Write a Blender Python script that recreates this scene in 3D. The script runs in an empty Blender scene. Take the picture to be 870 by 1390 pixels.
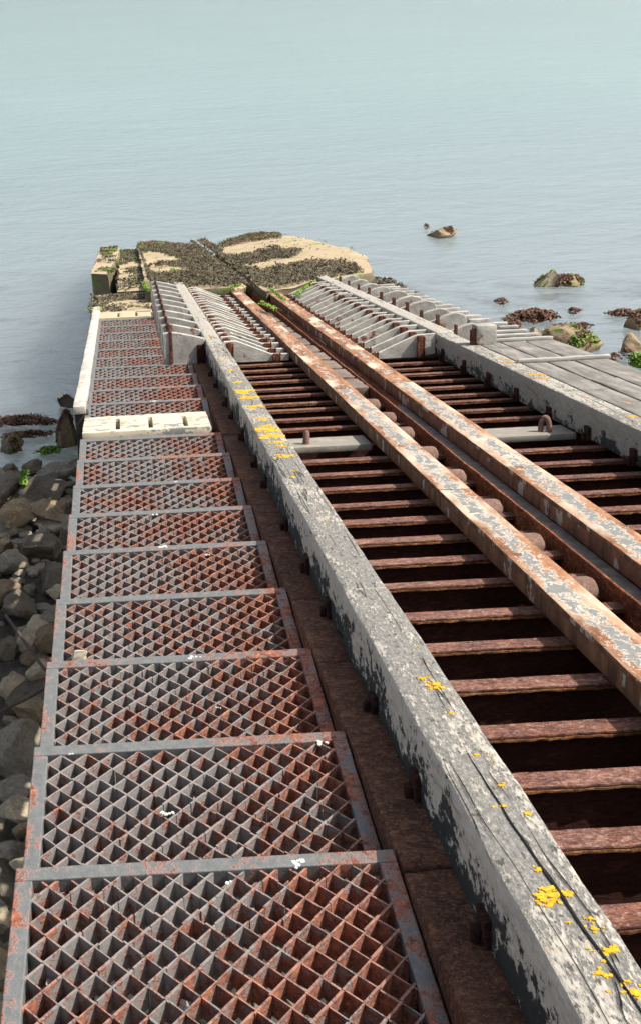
import bpy, bmesh, math, random
from math import radians, sin, cos, tan, pi, sqrt
from mathutils import Vector, Matrix, noise
D = bpy.data
SC = bpy.context.scene
COL = SC.collection

# ------------------------------------------------------------------ frame of the slipway
F = 1530.0                       # focal length in photo pixels (photo 870 x 1390)
ALPHA = radians(9.7)             # slope of the slipway
P = radians(14.7) + ALPHA        # camera pitch below the horizon
RHO = radians(2.98)              # camera roll
H = 1.5                          # eye height square to the slipway
HC = 6.2                         # eye height over the sea
CAM = Vector((0, 0, HC))
NV = Vector((0, sin(ALPHA), cos(ALPHA)))
SV = Vector((0, cos(ALPHA), -sin(ALPHA)))
P0 = CAM - NV * H
def S(x, g, z=0.0):
    return P0 + Vector((x, 0, 0)) + SV * g + NV * z

# ------------------------------------------------------------------ camera
cam = D.objects.new('camera', D.cameras.new('camera'))
COL.objects.link(cam)
cam.location = CAM
cam.rotation_euler = (Matrix.Rotation(pi / 2 - P, 4, 'X') @ Matrix.Rotation(-RHO, 4, 'Z')).to_euler()
cam.data.sensor_fit = 'VERTICAL'
cam.data.sensor_width = 24; cam.data.sensor_height = 36
cam.data.lens = 36 * F / 1390
cam.data.shift_x = (435 - 182) / 1390
cam.data.shift_y = (650 - 695) / 1390
cam.data.clip_start = 0.05; cam.data.clip_end = 20000
SC.camera = cam

# ------------------------------------------------------------------ sky, sun, exposure
SUN_EL = radians(50)
SUN_DIR = Vector((1.0, -0.07, 0)).normalized() * cos(SUN_EL) + Vector((0, 0, sin(SUN_EL)))
w = D.worlds.new('World'); SC.world = w; w.use_nodes = True
nt = w.node_tree; nt.nodes.clear()
sky = nt.nodes.new('ShaderNodeTexSky'); sky.sky_type = 'NISHITA'; sky.sun_disc = False
sky.sun_elevation = SUN_EL
sky.sun_rotation = math.atan2(SUN_DIR.x, SUN_DIR.y)
sky.air_density = 1.0; sky.dust_density = 3.0; sky.ozone_density = 1.2
bg = nt.nodes.new('ShaderNodeBackground'); bg.inputs['Strength'].default_value = 0.125
wo = nt.nodes.new('ShaderNodeOutputWorld')
hs = nt.nodes.new('ShaderNodeHueSaturation'); hs.inputs['Saturation'].default_value = 0.55
nt.links.new(sky.outputs[0], hs.inputs['Color']); nt.links.new(hs.outputs[0], bg.inputs[0]); nt.links.new(bg.outputs[0], wo.inputs[0])
sl = D.lights.new('sun', 'SUN'); sl.energy = 4.6; sl.angle = radians(0.5); sl.color = (1.0, 0.955, 0.88)
so = D.objects.new('sun', sl); COL.objects.link(so)
so.rotation_euler = SUN_DIR.to_track_quat('Z', 'Y').to_euler()
SC.view_settings.view_transform = 'Standard'; SC.view_settings.look = 'None'
SC.view_settings.exposure = 0.56; SC.view_settings.gamma = 1.0; SC.view_settings.use_curve_mapping = False
SC.cycles.max_bounces = 6

# ------------------------------------------------------------------ material helper
class M_:
    def __init__(s, name):
        s.m = D.materials.new(name); s.m.use_nodes = True
        s.nt = s.m.node_tree; s.nt.nodes.clear()
        s.out = s.n('ShaderNodeOutputMaterial'); s.b = s.n('ShaderNodeBsdfPrincipled')
        s.l(s.b.outputs[0], s.out.inputs[0])
        tc = s.n('ShaderNodeTexCoord'); oi = s.n('ShaderNodeObjectInfo')
        c = s.n('ShaderNodeCombineXYZ')
        s.rnd = oi.outputs['Random']
        for i, k in enumerate((37.0, 53.0, 29.0)):
            mm = s.math('MULTIPLY', oi.outputs['Random'], k); s.l(mm, c.inputs[i])
        a = s.n('ShaderNodeVectorMath'); a.operation = 'ADD'
        s.l(tc.outputs['Object'], a.inputs[0]); s.l(c.outputs[0], a.inputs[1])
        s.P = a.outputs[0]; s.O = tc.outputs['Object']
        g = s.n('ShaderNodeNewGeometry'); s.W = g.outputs['Position']; s.N = g.outputs['True Normal']
    def n(s, t): return s.nt.nodes.new(t)
    def l(s, a, b): s.nt.links.new(a, b)
    def put(s, v, sock):
        if isinstance(v, bpy.types.NodeSocket): s.l(v, sock)
        elif isinstance(v, (tuple, list)) and len(v) == 3 and sock.type == 'RGBA': sock.default_value = (*v, 1)
        else: sock.default_value = v
    def math(s, op, a, b=0.0, c=None, clamp=False):
        n = s.n('ShaderNodeMath'); n.operation = op; n.use_clamp = clamp
        s.put(a, n.inputs[0]); s.put(b, n.inputs[1])
        if c is not None: s.put(c, n.inputs[2])
        return n.outputs[0]
    def sc(s, v, vec=None):
        n = s.n('ShaderNodeVectorMath'); n.operation = 'MULTIPLY'
        s.l(vec or s.P, n.inputs[0]); n.inputs[1].default_value = v
        return n.outputs[0]
    def noise(s, scale, detail=4, rough=0.6, vec=None, st=None, dist=0.0, off=0.0):
        v = vec or s.P
        if st: v = s.sc(st, v)
        if off:
            a = s.n('ShaderNodeVectorMath'); a.operation = 'ADD'; s.l(v, a.inputs[0]); a.inputs[1].default_value = (off, off * .7, off * 1.3); v = a.outputs[0]
        n = s.n('ShaderNodeTexNoise'); n.inputs['Scale'].default_value = scale
        n.inputs['Detail'].default_value = detail; n.inputs['Roughness'].default_value = rough
        n.inputs['Distortion'].default_value = dist
        s.l(v, n.inputs['Vector']); return n.outputs['Fac']
    def vor(s, scale, feat='F1', vec=None, st=None, out='Distance'):
        v = vec or s.P
        if st: v = s.sc(st, v)
        n = s.n('ShaderNodeTexVoronoi'); n.feature = feat; n.inputs['Scale'].default_value = scale
        s.l(v, n.inputs['Vector']); return n.outputs[out]
    def step(s, v, lo, hi, a=0.0, b=1.0):
        n = s.n('ShaderNodeMapRange'); n.clamp = True
        s.put(v, n.inputs[0]); n.inputs[1].default_value = lo; n.inputs[2].default_value = hi
        n.inputs[3].default_value = a; n.inputs[4].default_value = b
        return n.outputs[0]
    def mix(s, f, a, b, mode='MIX'):
        n = s.n('ShaderNodeMix'); n.data_type = 'RGBA'; n.blend_type = mode
        s.put(f, n.inputs[0]); s.put(a, n.inputs[6]); s.put(b, n.inputs[7]); return n.outputs[2]
    def xyz(s, v):
        n = s.n('ShaderNodeSeparateXYZ'); s.l(v, n.inputs[0]); return n.outputs
    def done(s, col, rough=0.85, bump=None, strength=0.5, dist=0.01, spec=0.3, metal=0.0):
        s.put(col, s.b.inputs['Base Color']); s.put(rough, s.b.inputs['Roughness'])
        s.b.inputs['Specular IOR Level'].default_value = spec; s.b.inputs['Metallic'].default_value = metal
        if bump is not None:
            b = s.n('ShaderNodeBump'); b.inputs['Strength'].default_value = strength; b.inputs['Distance'].default_value = dist
            s.l(bump, b.inputs['Height']); s.l(b.outputs[0], s.b.inputs['Normal'])
        return s.m

# ---- grating steel: grey paint failing to rust
def mat_grating(name, lean, barbias):
    m = M_(name)
    o = m.xyz(m.O)
    big = m.noise(2.6, 5, 0.65); fine = m.noise(38, 5, 0.75); micro = m.noise(170, 3, 0.7)
    bx = m.step(o[0], -0.05, 0.40, -0.10, 0.10)
    f = m.math('ADD', big, bx); f = m.math('ADD', f, m.math('MULTIPLY', m.math('SUBTRACT', fine, 0.5), 1.3 if barbias else 0.9))
    f = m.math('ADD', f, lean)
    f = m.math('ADD', f, m.math('MULTIPLY', m.math('SUBTRACT', m.noise(15, 3, 0.6, off=71), 0.5), 0.75 if barbias else 0.25))
    if not barbias: f = m.math('ADD', f, m.step(o[0], -0.405, -0.428, 0, 0.13))
    rustmask = m.step(f, 0.50, 0.60)
    grey = m.mix(m.step(fine, 0.3, 0.7), (0.105, 0.109, 0.106) if not barbias else (0.15, 0.155, 0.15), (0.168, 0.172, 0.165) if not barbias else (0.27, 0.275, 0.265))
    grey = m.mix(m.step(micro, 0.62, 0.8), grey, (0.30, 0.29, 0.27))
    rust = m.mix(m.step(m.noise(55, 4, 0.7, off=3), 0.38, 0.66), (0.11, 0.034, 0.022), (0.45, 0.155, 0.075))
    rust = m.mix(m.step(m.noise(90, 3, 0.7, off=8), 0.60, 0.75), rust, (0.47, 0.36, 0.33))
    # thin line of rust where the paint breaks
    edge = m.math('MULTIPLY', m.step(f, 0.46, 0.51), m.step(f, 0.60, 0.52))
    col = m.mix(rustmask, grey, rust)
    col = m.mix(m.math('MULTIPLY', edge, 0.7), col, (0.40, 0.19, 0.14))
    col = m.mix(barbias, col, m.mix(micro, (0.34, 0.17, 0.13), (0.44, 0.30, 0.26)))
    if barbias:
        tp = m.step(m.xyz(m.N)[2], 0.6, 0.9)
        col = m.mix(m.math('MULTIPLY', tp, 0.45), col, m.mix(m.step(fine, .4, .62), (0.19, 0.165, 0.155), (0.33, 0.20, 0.155)))
        col = m.mix(m.step(m.noise(120, 3, 0.8, off=30), 0.66, 0.74), col, (0.55, 0.50, 0.48))
    m_b = m.math('ADD', m.math('MULTIPLY', fine, 0.6), m.math('MULTIPLY', rustmask, 0.5))
    return m.done(col, m.step(rustmask, 0, 1, 0.5, 0.8), m_b, 0.9, 0.006, 0.4)
MAT_GR_FRAME = mat_grating('grating_frame_steel', -0.075, 0.0)
MAT_GR_BAR = mat_grating('grating_bar_steel', 0.045, 0.12)

# ---- rust
def mat_rust(name, dark, mid, light, pale=(0.5, 0.38, 0.32), sc=14, st=(0.35, 1, 1), palefac=0.62, bump=0.9):
    m = M_(name)
    a = m.noise(sc, 6, 0.68, st=st); b = m.noise(sc * 5, 5, 0.75, st=st, off=5); c = m.noise(3.0, 3, 0.6, off=9)
    col = m.mix(m.step(a, 0.35, 0.62), dark, mid)
    col = m.mix(m.step(m.math('ADD', m.math('MULTIPLY', b, 0.7), m.math('MULTIPLY', c, 0.3)), 0.46, 0.66), col, light)
    col = m.mix(m.step(b, palefac, palefac + 0.09), col, pale)
    col = m.mix(m.step(m.vor(sc * 9, st=st), 0.16, 0.05), col, tuple(x * 0.35 for x in dark))
    fl = m.noise(sc * 11, 4, 0.8, st=st, off=14)
    chip = m.step(m.noise(sc * 1.7, 6, 0.78, st=st, off=18, dist=0.8), 0.49, 0.515)
    col = m.mix(m.math('MULTIPLY', m.math('SUBTRACT', 1.0, chip), 0.45), col, dark)
    col = m.mix(m.math('MULTIPLY', m.step(fl, 0.56, 0.66), 0.6), col, pale)
    col = m.mix(m.math('MULTIPLY', m.step(fl, 0.45, 0.36), 0.7), col, tuple(x * 0.45 for x in dark))
    h = m.math('ADD', m.math('ADD', a, m.math('MULTIPLY', b, 0.8)), m.math('ADD', m.math('MULTIPLY', chip, 0.5), m.math('MULTIPLY', fl, 0.5)))
    return m.done(col, 0.9, h, bump, 0.012, 0.2)
MAT_SLAT = mat_rust('rust_flaking', (0.070, 0.026, 0.020), (0.230, 0.092, 0.056), (0.37, 0.205, 0.155), pale=(0.50, 0.39, 0.36), sc=17, st=(.45, 1.0, 1), palefac=0.61, bump=0.6)
MAT_LIP = mat_rust('rust_lip', (0.09, 0.030, 0.014), (0.32, 0.120, 0.045), (0.50, 0.24, 0.09), pale=(0.5, 0.34, 0.2), sc=24, st=(.5, 1, 1))
MAT_WEB = mat_rust('rust_dark_web', (0.030, 0.008, 0.005), (0.060, 0.016, 0.010), (0.085, 0.028, 0.018), pale=(0.10, 0.04, 0.03))
MAT_CHAN = mat_rust('rust_channel', (0.080, 0.036, 0.023), (0.21, 0.092, 0.052), (0.33, 0.165, 0.095), pale=(0.40, 0.30, 0.25), sc=13, st=(.7, 1, 1), palefac=0.64)
MAT_CLEAT = mat_rust('rust_cleat', (0.03, 0.010, 0.008), (0.075, 0.026, 0.018), (0.13, 0.05, 0.03), pale=(0.18, 0.09, 0.06), sc=22)
MAT_STRAP = mat_rust('rust_strap', (0.05, 0.016, 0.012), (0.14, 0.045, 0.028), (0.24, 0.09, 0.05), pale=(0.33, 0.24, 0.2), sc=24)
MAT_BRACKET = mat_rust('rust_bracket', (0.075, 0.020, 0.012), (0.17, 0.055, 0.030), (0.28, 0.10, 0.055), pale=(0.36, 0.24, 0.19), sc=22, st=(1, 1, 0.5))
MAT_ORANGE = mat_rust('rust_orange', (0.11, 0.035, 0.018), (0.27, 0.085, 0.030), (0.40, 0.15, 0.060), pale=(0.42, 0.30, 0.22), sc=9, st=(1, 0.5, 1))
MAT_ROLLER = mat_rust('rust_roller', (0.13, 0.075, 0.058), (0.23, 0.135, 0.105), (0.30, 0.18, 0.14), pale=(0.38, 0.29, 0.25), sc=16, st=(1, 1, 1), bump=0.4)

# ---- painted and rusted rail
def mat_rail(name, paint):
    m = M_(name)
    nz = m.xyz(m.N)[2]; top = m.step(nz, 0.6, 0.8)
    ox = m.xyz(m.O)[0]
    st = (1.0, 0.33, 0.6)
    a = m.noise(9, 5, 0.62, st=st); b = m.noise(24, 5, 0.68, st=(1.0, 0.6, 1), off=4, dist=0.6); c = m.noise(70, 4, 0.7, off=7)
    rust = m.mix(m.step(a, 0.38, 0.62), (0.155, 0.066, 0.032), (0.38, 0.18, 0.085))
    rust = m.mix(m.math('MULTIPLY', m.step(m.noise(48, 5, 0.8, st=st, off=61), 0.50, 0.62), 0.7), rust, (0.13, 0.062, 0.036))
    rust = m.mix(m.step(c, 0.55, 0.72), rust, (0.48, 0.28, 0.16))
    cream = m.mix(c, (0.52, 0.36, 0.23), (0.66, 0.54, 0.42))
    rust = m.mix(m.step(m.noise(5, 4, 0.6, st=st, off=11), 0.50 - 0.06 * paint, 0.62), rust, cream)
    grey = m.mix(c, (0.135, 0.135, 0.128), (0.26, 0.255, 0.235))
    white = m.mix(c, (0.46, 0.42, 0.35), (0.72, 0.67, 0.58))
    # paint only survives along the middle of the top
    mid = m.step(m.math('ABSOLUTE', m.math('ADD', ox, m.math('MULTIPLY', m.math('SUBTRACT', a, .5), .10))), 0.020, 0.066, 0.045, -0.13)
    b2 = m.noise(34, 5, 0.75, st=(1.0, 0.7, 1), off=24, dist=1.0)
    f = m.math('ADD', m.math('ADD', m.math('MULTIPLY', b2, 0.5), m.math('MULTIPLY', b, 0.5)), m.math('ADD', mid, 0.05 * (paint - 1.1)))
    col = m.mix(m.step(f, 0.48, 0.492), rust, white)
    col = m.mix(m.step(f, 0.512, 0.522), col, grey)
    # sides: brown rust with a few pale paint scabs hanging down
    sc_ = m.noise(7, 5, 0.66, st=(1, 1, 0.45), off=21)
    side = m.mix(m.step(m.noise(16, 5, 0.7, st=(1, 1, 0.3), off=2), 0.36, 0.64), (0.075, 0.038, 0.024), (0.24, 0.115, 0.062))
    side = m.mix(m.step(sc_, 0.575, 0.60), side, m.mix(b, (0.30, 0.27, 0.22), (0.46, 0.43, 0.38)))
    col = m.mix(top, side, col)
    h = m.math('ADD', m.math('MULTIPLY', m.step(f, 0.495, 0.505), 0.5), m.math('MULTIPLY', c, 0.6))
    return m.done(col, 0.75, h, 0.55, 0.004, 0.3)
MAT_RAIL = mat_rail('rail_flaked_paint', 1.0)
MAT_RAIL_FAR = mat_rail('rail_orange_rust', -0.7)

# ---- painted timber beam
def mat_beam(name, pale, dark_side=1.0, tar=0.0):
    m = M_(name)
    nx = m.xyz(m.N); top = m.step(nx[2], 0.6, 0.8)
    o = m.xyz(m.O)
    g1 = m.noise(5, 5, 0.65, st=(1, 0.4, 1)); g2 = m.noise(30, 6, 0.72, st=(1, 0.30, 1), off=3); g3 = m.noise(110, 4, 0.7, st=(1, 0.35, 1), off=6)
    grey = m.mix(m.step(g3, 0.3, 0.7), (0.105, 0.101, 0.092), (0.225, 0.215, 0.193))
    wood = m.mix(m.step(g3, 0.32, 0.68), (0.225, 0.202, 0.170), (0.48, 0.44, 0.375))
    f = m.math('ADD', m.math('MULTIPLY', g1, 0.30), m.math('ADD', m.math('MULTIPLY', g2, 0.45), m.math('MULTIPLY', g3, 0.25)))
    t = m.mix(m.step(f, 0.50 - pale, 0.535 - pale), grey, wood)
    t = m.mix(m.math('MULTIPLY', m.step(m.noise(150, 4, 0.8, st=(1, .6, 1), off=52), 0.50, 0.62), 0.45), t, (0.46, 0.425, 0.36))
    t = m.mix(m.math('MULTIPLY', m.step(m.noise(60, 3, 0.6, st=(1, .5, 1), off=12), 0.60, 0.66), 0.85), t, (0.055, 0.052, 0.05))
    t = m.mix(m.math('MULTIPLY', m.step(m.noise(9, 4, 0.7, off=15), 0.62, 0.70), 0.55), t, (0.30, 0.21, 0.14))
    # long drying cracks with the grain
    cr = m.noise(9, 3, 0.5, st=(1.0, 0.05, 0.2), off=31); crm = m.step(m.math('ABSOLUTE', m.math('SUBTRACT', cr, 0.5)), 0.0035, 0.009, 1, 0)
    crm = m.math('MULTIPLY', crm, m.step(m.noise(2.2, 2, 0.5, off=17), 0.44, 0.52))
    t = m.mix(m.math('MULTIPLY', crm, 0.75), t, (0.035, 0.031, 0.026))
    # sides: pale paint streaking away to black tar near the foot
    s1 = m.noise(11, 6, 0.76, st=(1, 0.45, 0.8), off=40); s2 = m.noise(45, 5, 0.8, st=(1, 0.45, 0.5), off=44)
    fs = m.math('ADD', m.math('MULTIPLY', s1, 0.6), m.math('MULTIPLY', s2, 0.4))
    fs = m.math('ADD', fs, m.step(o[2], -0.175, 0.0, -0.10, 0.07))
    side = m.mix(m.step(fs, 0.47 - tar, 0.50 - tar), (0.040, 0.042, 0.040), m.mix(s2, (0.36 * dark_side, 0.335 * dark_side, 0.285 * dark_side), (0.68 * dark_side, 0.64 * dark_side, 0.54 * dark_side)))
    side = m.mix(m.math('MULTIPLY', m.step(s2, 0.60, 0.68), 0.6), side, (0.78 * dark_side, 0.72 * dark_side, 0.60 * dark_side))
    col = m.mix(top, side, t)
    h = m.math('ADD', m.math('MULTIPLY', g2, 0.7), m.math('SUBTRACT', m.math('MULTIPLY', m.step(f, 0.50 - pale, 0.54 - pale), 0.25), m.math('MULTIPLY', crm, 1.5)))
    return m.done(col, 0.85, h, 0.8, 0.008, 0.25)
MAT_BEAM = mat_beam('timber_grey_flaking', 0.0)
MAT_BEAM_R = mat_beam('timber_grey_plain', 0.03, 0.62, 0.06)
MAT_BEAM_PALE = mat_beam('timber_pale', 0.12, 0.9)

def mat_wood(name, a, b, dark=(0.07, 0.06, 0.055), st=(0.25, 1, 1), rustf=0.0, sc=22):
    m = M_(name)
    n1 = m.noise(sc, 6, 0.7, st=st); n2 = m.noise(sc * 4, 4, 0.7, st=st, off=3); n3 = m.noise(4, 3, 0.6, off=6)
    col = m.mix(m.step(n1, 0.33, 0.68), a, b)
    col = m.mix(m.math('MULTIPLY', m.step(n3, 0.40, 0.62), 0.45), col, tuple(x * 0.6 for x in a))
    col = m.mix(m.math('MULTIPLY', m.step(n2, 0.62, 0.72), 0.8), col, dark)
    if rustf:
        col = m.mix(m.step(m.noise(6, 4, 0.65, off=10), 0.66 - rustf, 0.72 - rustf), col, (0.20, 0.085, 0.05))
    h = m.math('ADD', n1, m.math('MULTIPLY', n2, 0.6))
    return m.done(col, 0.88, h, 0.7, 0.006, 0.2)
MAT_RIB = mat_wood('timber_rib', (0.42, 0.39, 0.33), (0.68, 0.64, 0.56), st=(0.5, 1, 1), rustf=0.05)
MAT_BLOCK = mat_wood('timber_block', (0.30, 0.28, 0.245), (0.52, 0.49, 0.43), st=(0.6, 1, 0.6), rustf=0.05, sc=16)
MAT_DECK = mat_wood('deck_board_wood', (0.145, 0.132, 0.116), (0.33, 0.305, 0.268), st=(1, 0.14, 1))
MAT_BATTEN = mat_wood('batten_wood', (0.38, 0.36, 0.32), (0.55, 0.52, 0.47), st=(0.15, 1, 1))
MAT_KERB = mat_wood('kerb_wood', (0.42, 0.385, 0.33), (0.66, 0.62, 0.54), st=(1, 0.3, 1), sc=30)
MAT_BLOCKDK = mat_wood('keel_block_wood', (0.16, 0.12, 0.10), (0.25, 0.185, 0.15), st=(1, 0.4, 1))

def mat_plate(name, cream, grey, thr):
    m = M_(name)
    a = m.noise(7, 6, 0.7, st=(0.6, 1.6, 1)); c = m.noise(80, 3, 0.7, off=4)
    f = m.math('ADD', a, m.math('MULTIPLY', m.math('SUBTRACT', m.noise(36, 4, 0.7, st=(0.7, 1.6, 1), off=8), 0.5), 0.6))
    col = m.mix(m.step(f, thr, thr + 0.03), m.mix(c, cream, tuple(x * 0.75 for x in cream)), m.mix(c, grey, tuple(x * 1.6 for x in grey)))
    col = m.mix(m.step(m.noise(13, 3, 0.6, off=14), 0.68, 0.72), col, (0.30, 0.13, 0.07))
    return m.done(col, 0.8, f, 0.4, 0.004, 0.3)
MAT_SLOTTED = mat_plate('cream_flaking_paint', (0.68, 0.59, 0.43), (0.17, 0.17, 0.16), 0.53)
MAT_BOLTPLATE = mat_plate('bolt_plate_timber', (0.38, 0.31, 0.225), (0.18, 0.165, 0.14), 0.42)

def mat_flat(name, col, rough=0.8, sc=40, var=0.5, bump=0.4, bd=0.004):
    m = M_(name)
    a = m.noise(sc, 5, 0.7)
    c = m.mix(m.step(a, 0.3, 0.7), tuple(x * (1 - var) for x in col), tuple(min(1, x * (1 + var)) for x in col))
    return m.done(c, rough, a, bump, bd, 0.3)
MAT_LICHEN = mat_flat('yellow_lichen', (0.62, 0.355, 0.022), 0.95, 110, 0.42, 1.0)
MAT_LICHEN_O = mat_flat('orange_lichen', (0.52, 0.27, 0.05), 0.95, 160, 0.30, 0.8)
MAT_DROP = mat_flat('white_dropping', (0.56, 0.55, 0.51), 0.9, 90, 0.45)
MAT_ROD = mat_flat('dark_iron', (0.10, 0.070, 0.052), 0.8)
MAT_GREYSTEEL = mat_flat('gutter_steel', (0.17, 0.145, 0.125), 0.6, 18, 0.55)
MAT_PEBBLE = mat_flat('pale_stone', (0.52, 0.46, 0.36), 0.9, 60, 0.3)
MAT_CRACK_SHADE = mat_flat('painted_crack_shade', (0.012, 0.011, 0.010), 0.95)  # near-black that stands for the shade inside the beam's split

# ---- concrete
def mat_concrete():
    m = M_('sandy_concrete')
    a = m.noise(1.1, 5, 0.6); b = m.noise(14, 6, 0.75, off=3); c = m.noise(90, 3, 0.7, off=5)
    col = m.mix(m.step(b, 0.3, 0.7), (0.34, 0.255, 0.155), (0.50, 0.395, 0.255))
    col = m.mix(m.math('MULTIPLY', m.step(a, 0.52, 0.64), 0.5), col, (0.30, 0.25, 0.17))
    col = m.mix(m.math('MULTIPLY', m.step(c, 0.62, 0.70), 0.6), col, (0.13, 0.11, 0.085))
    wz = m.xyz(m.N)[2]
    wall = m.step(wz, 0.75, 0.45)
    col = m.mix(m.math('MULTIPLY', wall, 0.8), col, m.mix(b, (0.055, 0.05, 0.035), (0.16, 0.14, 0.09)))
    alg = m.step(m.noise(2.6, 5, 0.65, off=22), 0.585, 0.63)
    col = m.mix(m.math('MULTIPLY', alg, 0.75), col, (0.17, 0.22, 0.035))
    return m.done(col, 0.9, m.math('ADD', b, m.math('MULTIPLY', c, 0.4)), 0.7, 0.02, 0.2)
MAT_CONC = mat_concrete()

def mat_rock(name, a, b, green=0.0):
    m = M_(name)
    n1 = m.noise(3.5, 6, 0.68); n2 = m.noise(26, 6, 0.74, off=4); n3 = m.noise(5, 4, 0.6, st=(1, 0.4, 2.2), off=8)
    col = m.mix(m.step(n1, 0.34, 0.66), a, b)
    col = m.mix(m.math('MULTIPLY', m.step(n2, 0.52, 0.70), 0.55), col, tuple(min(1, x * 1.7) for x in b))
    col = m.mix(m.math('MULTIPLY', m.step(n2, 0.44, 0.34), 0.6), col, tuple(x * 0.4 for x in a))
    if green:
        nz = m.xyz(m.N)[2]
        gm = m.math('MULTIPLY', m.step(m.noise(4.5, 5, 0.7, off=13), 0.60 - green, 0.66 - green), m.step(nz, 0.1, 0.5))
        col = m.mix(gm, col, m.mix(n2, (0.05, 0.12, 0.015), (0.15, 0.27, 0.03)))
    h = m.math('ADD', m.math('ADD', n1, m.math('MULTIPLY', n2, 0.5)), m.math('MULTIPLY', n3, 0.5))
    return m.done(col, 0.85, h, 0.85, 0.04, 0.25)
MAT_R_DARK = mat_rock('rock_dark_grey', (0.095, 0.080, 0.060), (0.195, 0.160, 0.118))
MAT_R_BROWN = mat_rock('rock_brown', (0.17, 0.120, 0.070), (0.33, 0.245, 0.150))
MAT_R_TAN = mat_rock('rock_tan', (0.27, 0.220, 0.150), (0.50, 0.41, 0.28))
MAT_R_GREY = mat_rock('rock_mid_grey', (0.19, 0.163, 0.122), (0.34, 0.295, 0.225))
MAT_R_WET = mat_rock('rock_weedy', (0.16, 0.11, 0.065), (0.33, 0.25, 0.15), green=0.07)

def mat_leafy(name, cols):
    m = M_(name)
    a = m.noise(7, 3, 0.6, vec=m.W); b = m.noise(45, 2, 0.6, vec=m.W, off=4)
    col = m.mix(m.step(a, 0.40, 0.60), cols[0], cols[1])
    col = m.mix(m.step(b, 0.48, 0.66), col, cols[2])
    return m.done(col, 0.7, b, 0.5, 0.01, 0.25)
MAT_WEED = mat_leafy('bladder_wrack', [(0.050, 0.040, 0.022), (0.095, 0.078, 0.045), (0.145, 0.122, 0.078)])
MAT_WEEDR = mat_leafy('red_weed', [(0.070, 0.028, 0.018), (0.14, 0.062, 0.038), (0.24, 0.155, 0.095)])
MAT_WEEDG = mat_leafy('green_weed', [(0.06, 0.13, 0.014), (0.135, 0.235, 0.025), (0.23, 0.34, 0.05)])

def mat_ground():
    m = M_('shore_ground'); v = m.W
    a = m.noise(1.2, 5, 0.65, vec=v); b = m.noise(9, 6, 0.72, vec=v, off=3)
    col = m.mix(m.step(b, 0.35, 0.65), (0.045, 0.040, 0.033), (0.115, 0.098, 0.075))
    col = m.mix(m.math('MULTIPLY', m.step(a, 0.5, 0.62), 0.6), col, (0.13, 0.105, 0.07))
    return m.done(col, 0.9, b, 0.9, 0.06, 0.2)
MAT_GROUND = mat_ground()

def mat_sea():
    m = M_('sea_water'); v = m.W
    x = m.xyz(v)
    far = m.step(x[1], 20, 62)
    t = m.noise(0.06, 4, 0.6, vec=v, st=(1, 0.5, 1))
    near = m.mix(t, (0.205, 0.240, 0.245), (0.230, 0.262, 0.264))
    deep = m.mix(t, (0.215, 0.315, 0.300), (0.255, 0.355, 0.335))
    col = m.mix(far, near, deep)
    # weed showing dark through the shallows
    weed = m.math('MULTIPLY', m.step(m.noise(0.55, 5, 0.68, vec=v, st=(0.6, 1.0, 1), off=5), 0.56, 0.66), m.step(x[1], 27, 19))
    col = m.mix(m.math('MULTIPLY', weed, 0.55), col, (0.060, 0.050, 0.050))
    n1 = m.noise(1.3, 4, 0.6, vec=v, st=(0.7, 1.25, 1), dist=0.6); n2 = m.noise(4.5, 4, 0.6, vec=v, st=(0.6, 1.2, 1), off=7); n3 = m.noise(0.22, 2, 0.5, vec=v, st=(0.6, 1.6, 1), off=2)
    h = m.math('ADD', m.math('ADD', m.math('MULTIPLY', n1, 0.55), m.math('MULTIPLY', n2, 0.16)), m.math('MULTIPLY', n3, 0.7))
    mm = m.done(col, 0.20, h, 0.9, 0.20, 0.8)
    m.b.inputs['IOR'].default_value = 1.33
    m.b.inputs['Subsurface Weight'].default_value = 1.0
    m.b.inputs['Subsurface Radius'].default_value = (1.0, 1.0, 1.0); m.b.inputs['Subsurface Scale'].default_value = 25.0
    m.b.inputs['Coat Weight'].default_value = 0.35; m.b.inputs['Coat Roughness'].default_value = 0.12; m.b.inputs['Coat IOR'].default_value = 1.45
    m.b.subsurface_method = 'RANDOM_WALK'
    return mm
MAT_SEA = mat_sea()

# ------------------------------------------------------------------ object helpers
def link(o, parent=None):
    COL.objects.link(o)
    if parent: o.parent = parent
    return o
def tag(o, label, cat=None, group=None, kind=None):
    if label: o['label'] = label
    if cat: o['category'] = cat
    if group: o['group'] = group
    if kind: o['kind'] = kind
    return o
def mesh_obj(name, bm, mat, parent=None, loc=None, tilt=False, smooth=None):
    me = D.meshes.new(name); bm.normal_update(); bm.to_mesh(me); bm.free()
    for mm in (mat if isinstance(mat, (list, tuple)) else [mat]): me.materials.append(mm)
    if smooth is not None:
        me.shade_smooth()
        try: me.set_sharp_from_angle(angle=radians(smooth))
        except Exception: pass
    o = D.objects.new(name, me); link(o, parent)
    if loc is not None: o.location = loc
    if tilt: o.rotation_euler = (-ALPHA, 0, 0)
    return o
def empty(name, loc, tilt=True):
    o = D.objects.new(name, None); link(o); o.location = loc; o.empty_display_size = 0.2
    if tilt: o.rotation_euler = (-ALPHA, 0, 0)
    return o
def copy_thing(o, loc):
    c = o.copy(); COL.objects.link(c); c.location = loc
    for ch in o.children:
        d = ch.copy(); COL.objects.link(d); d.parent = c
        for g in ch.children:
            e = g.copy(); COL.objects.link(e); e.parent = d
    return c

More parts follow.
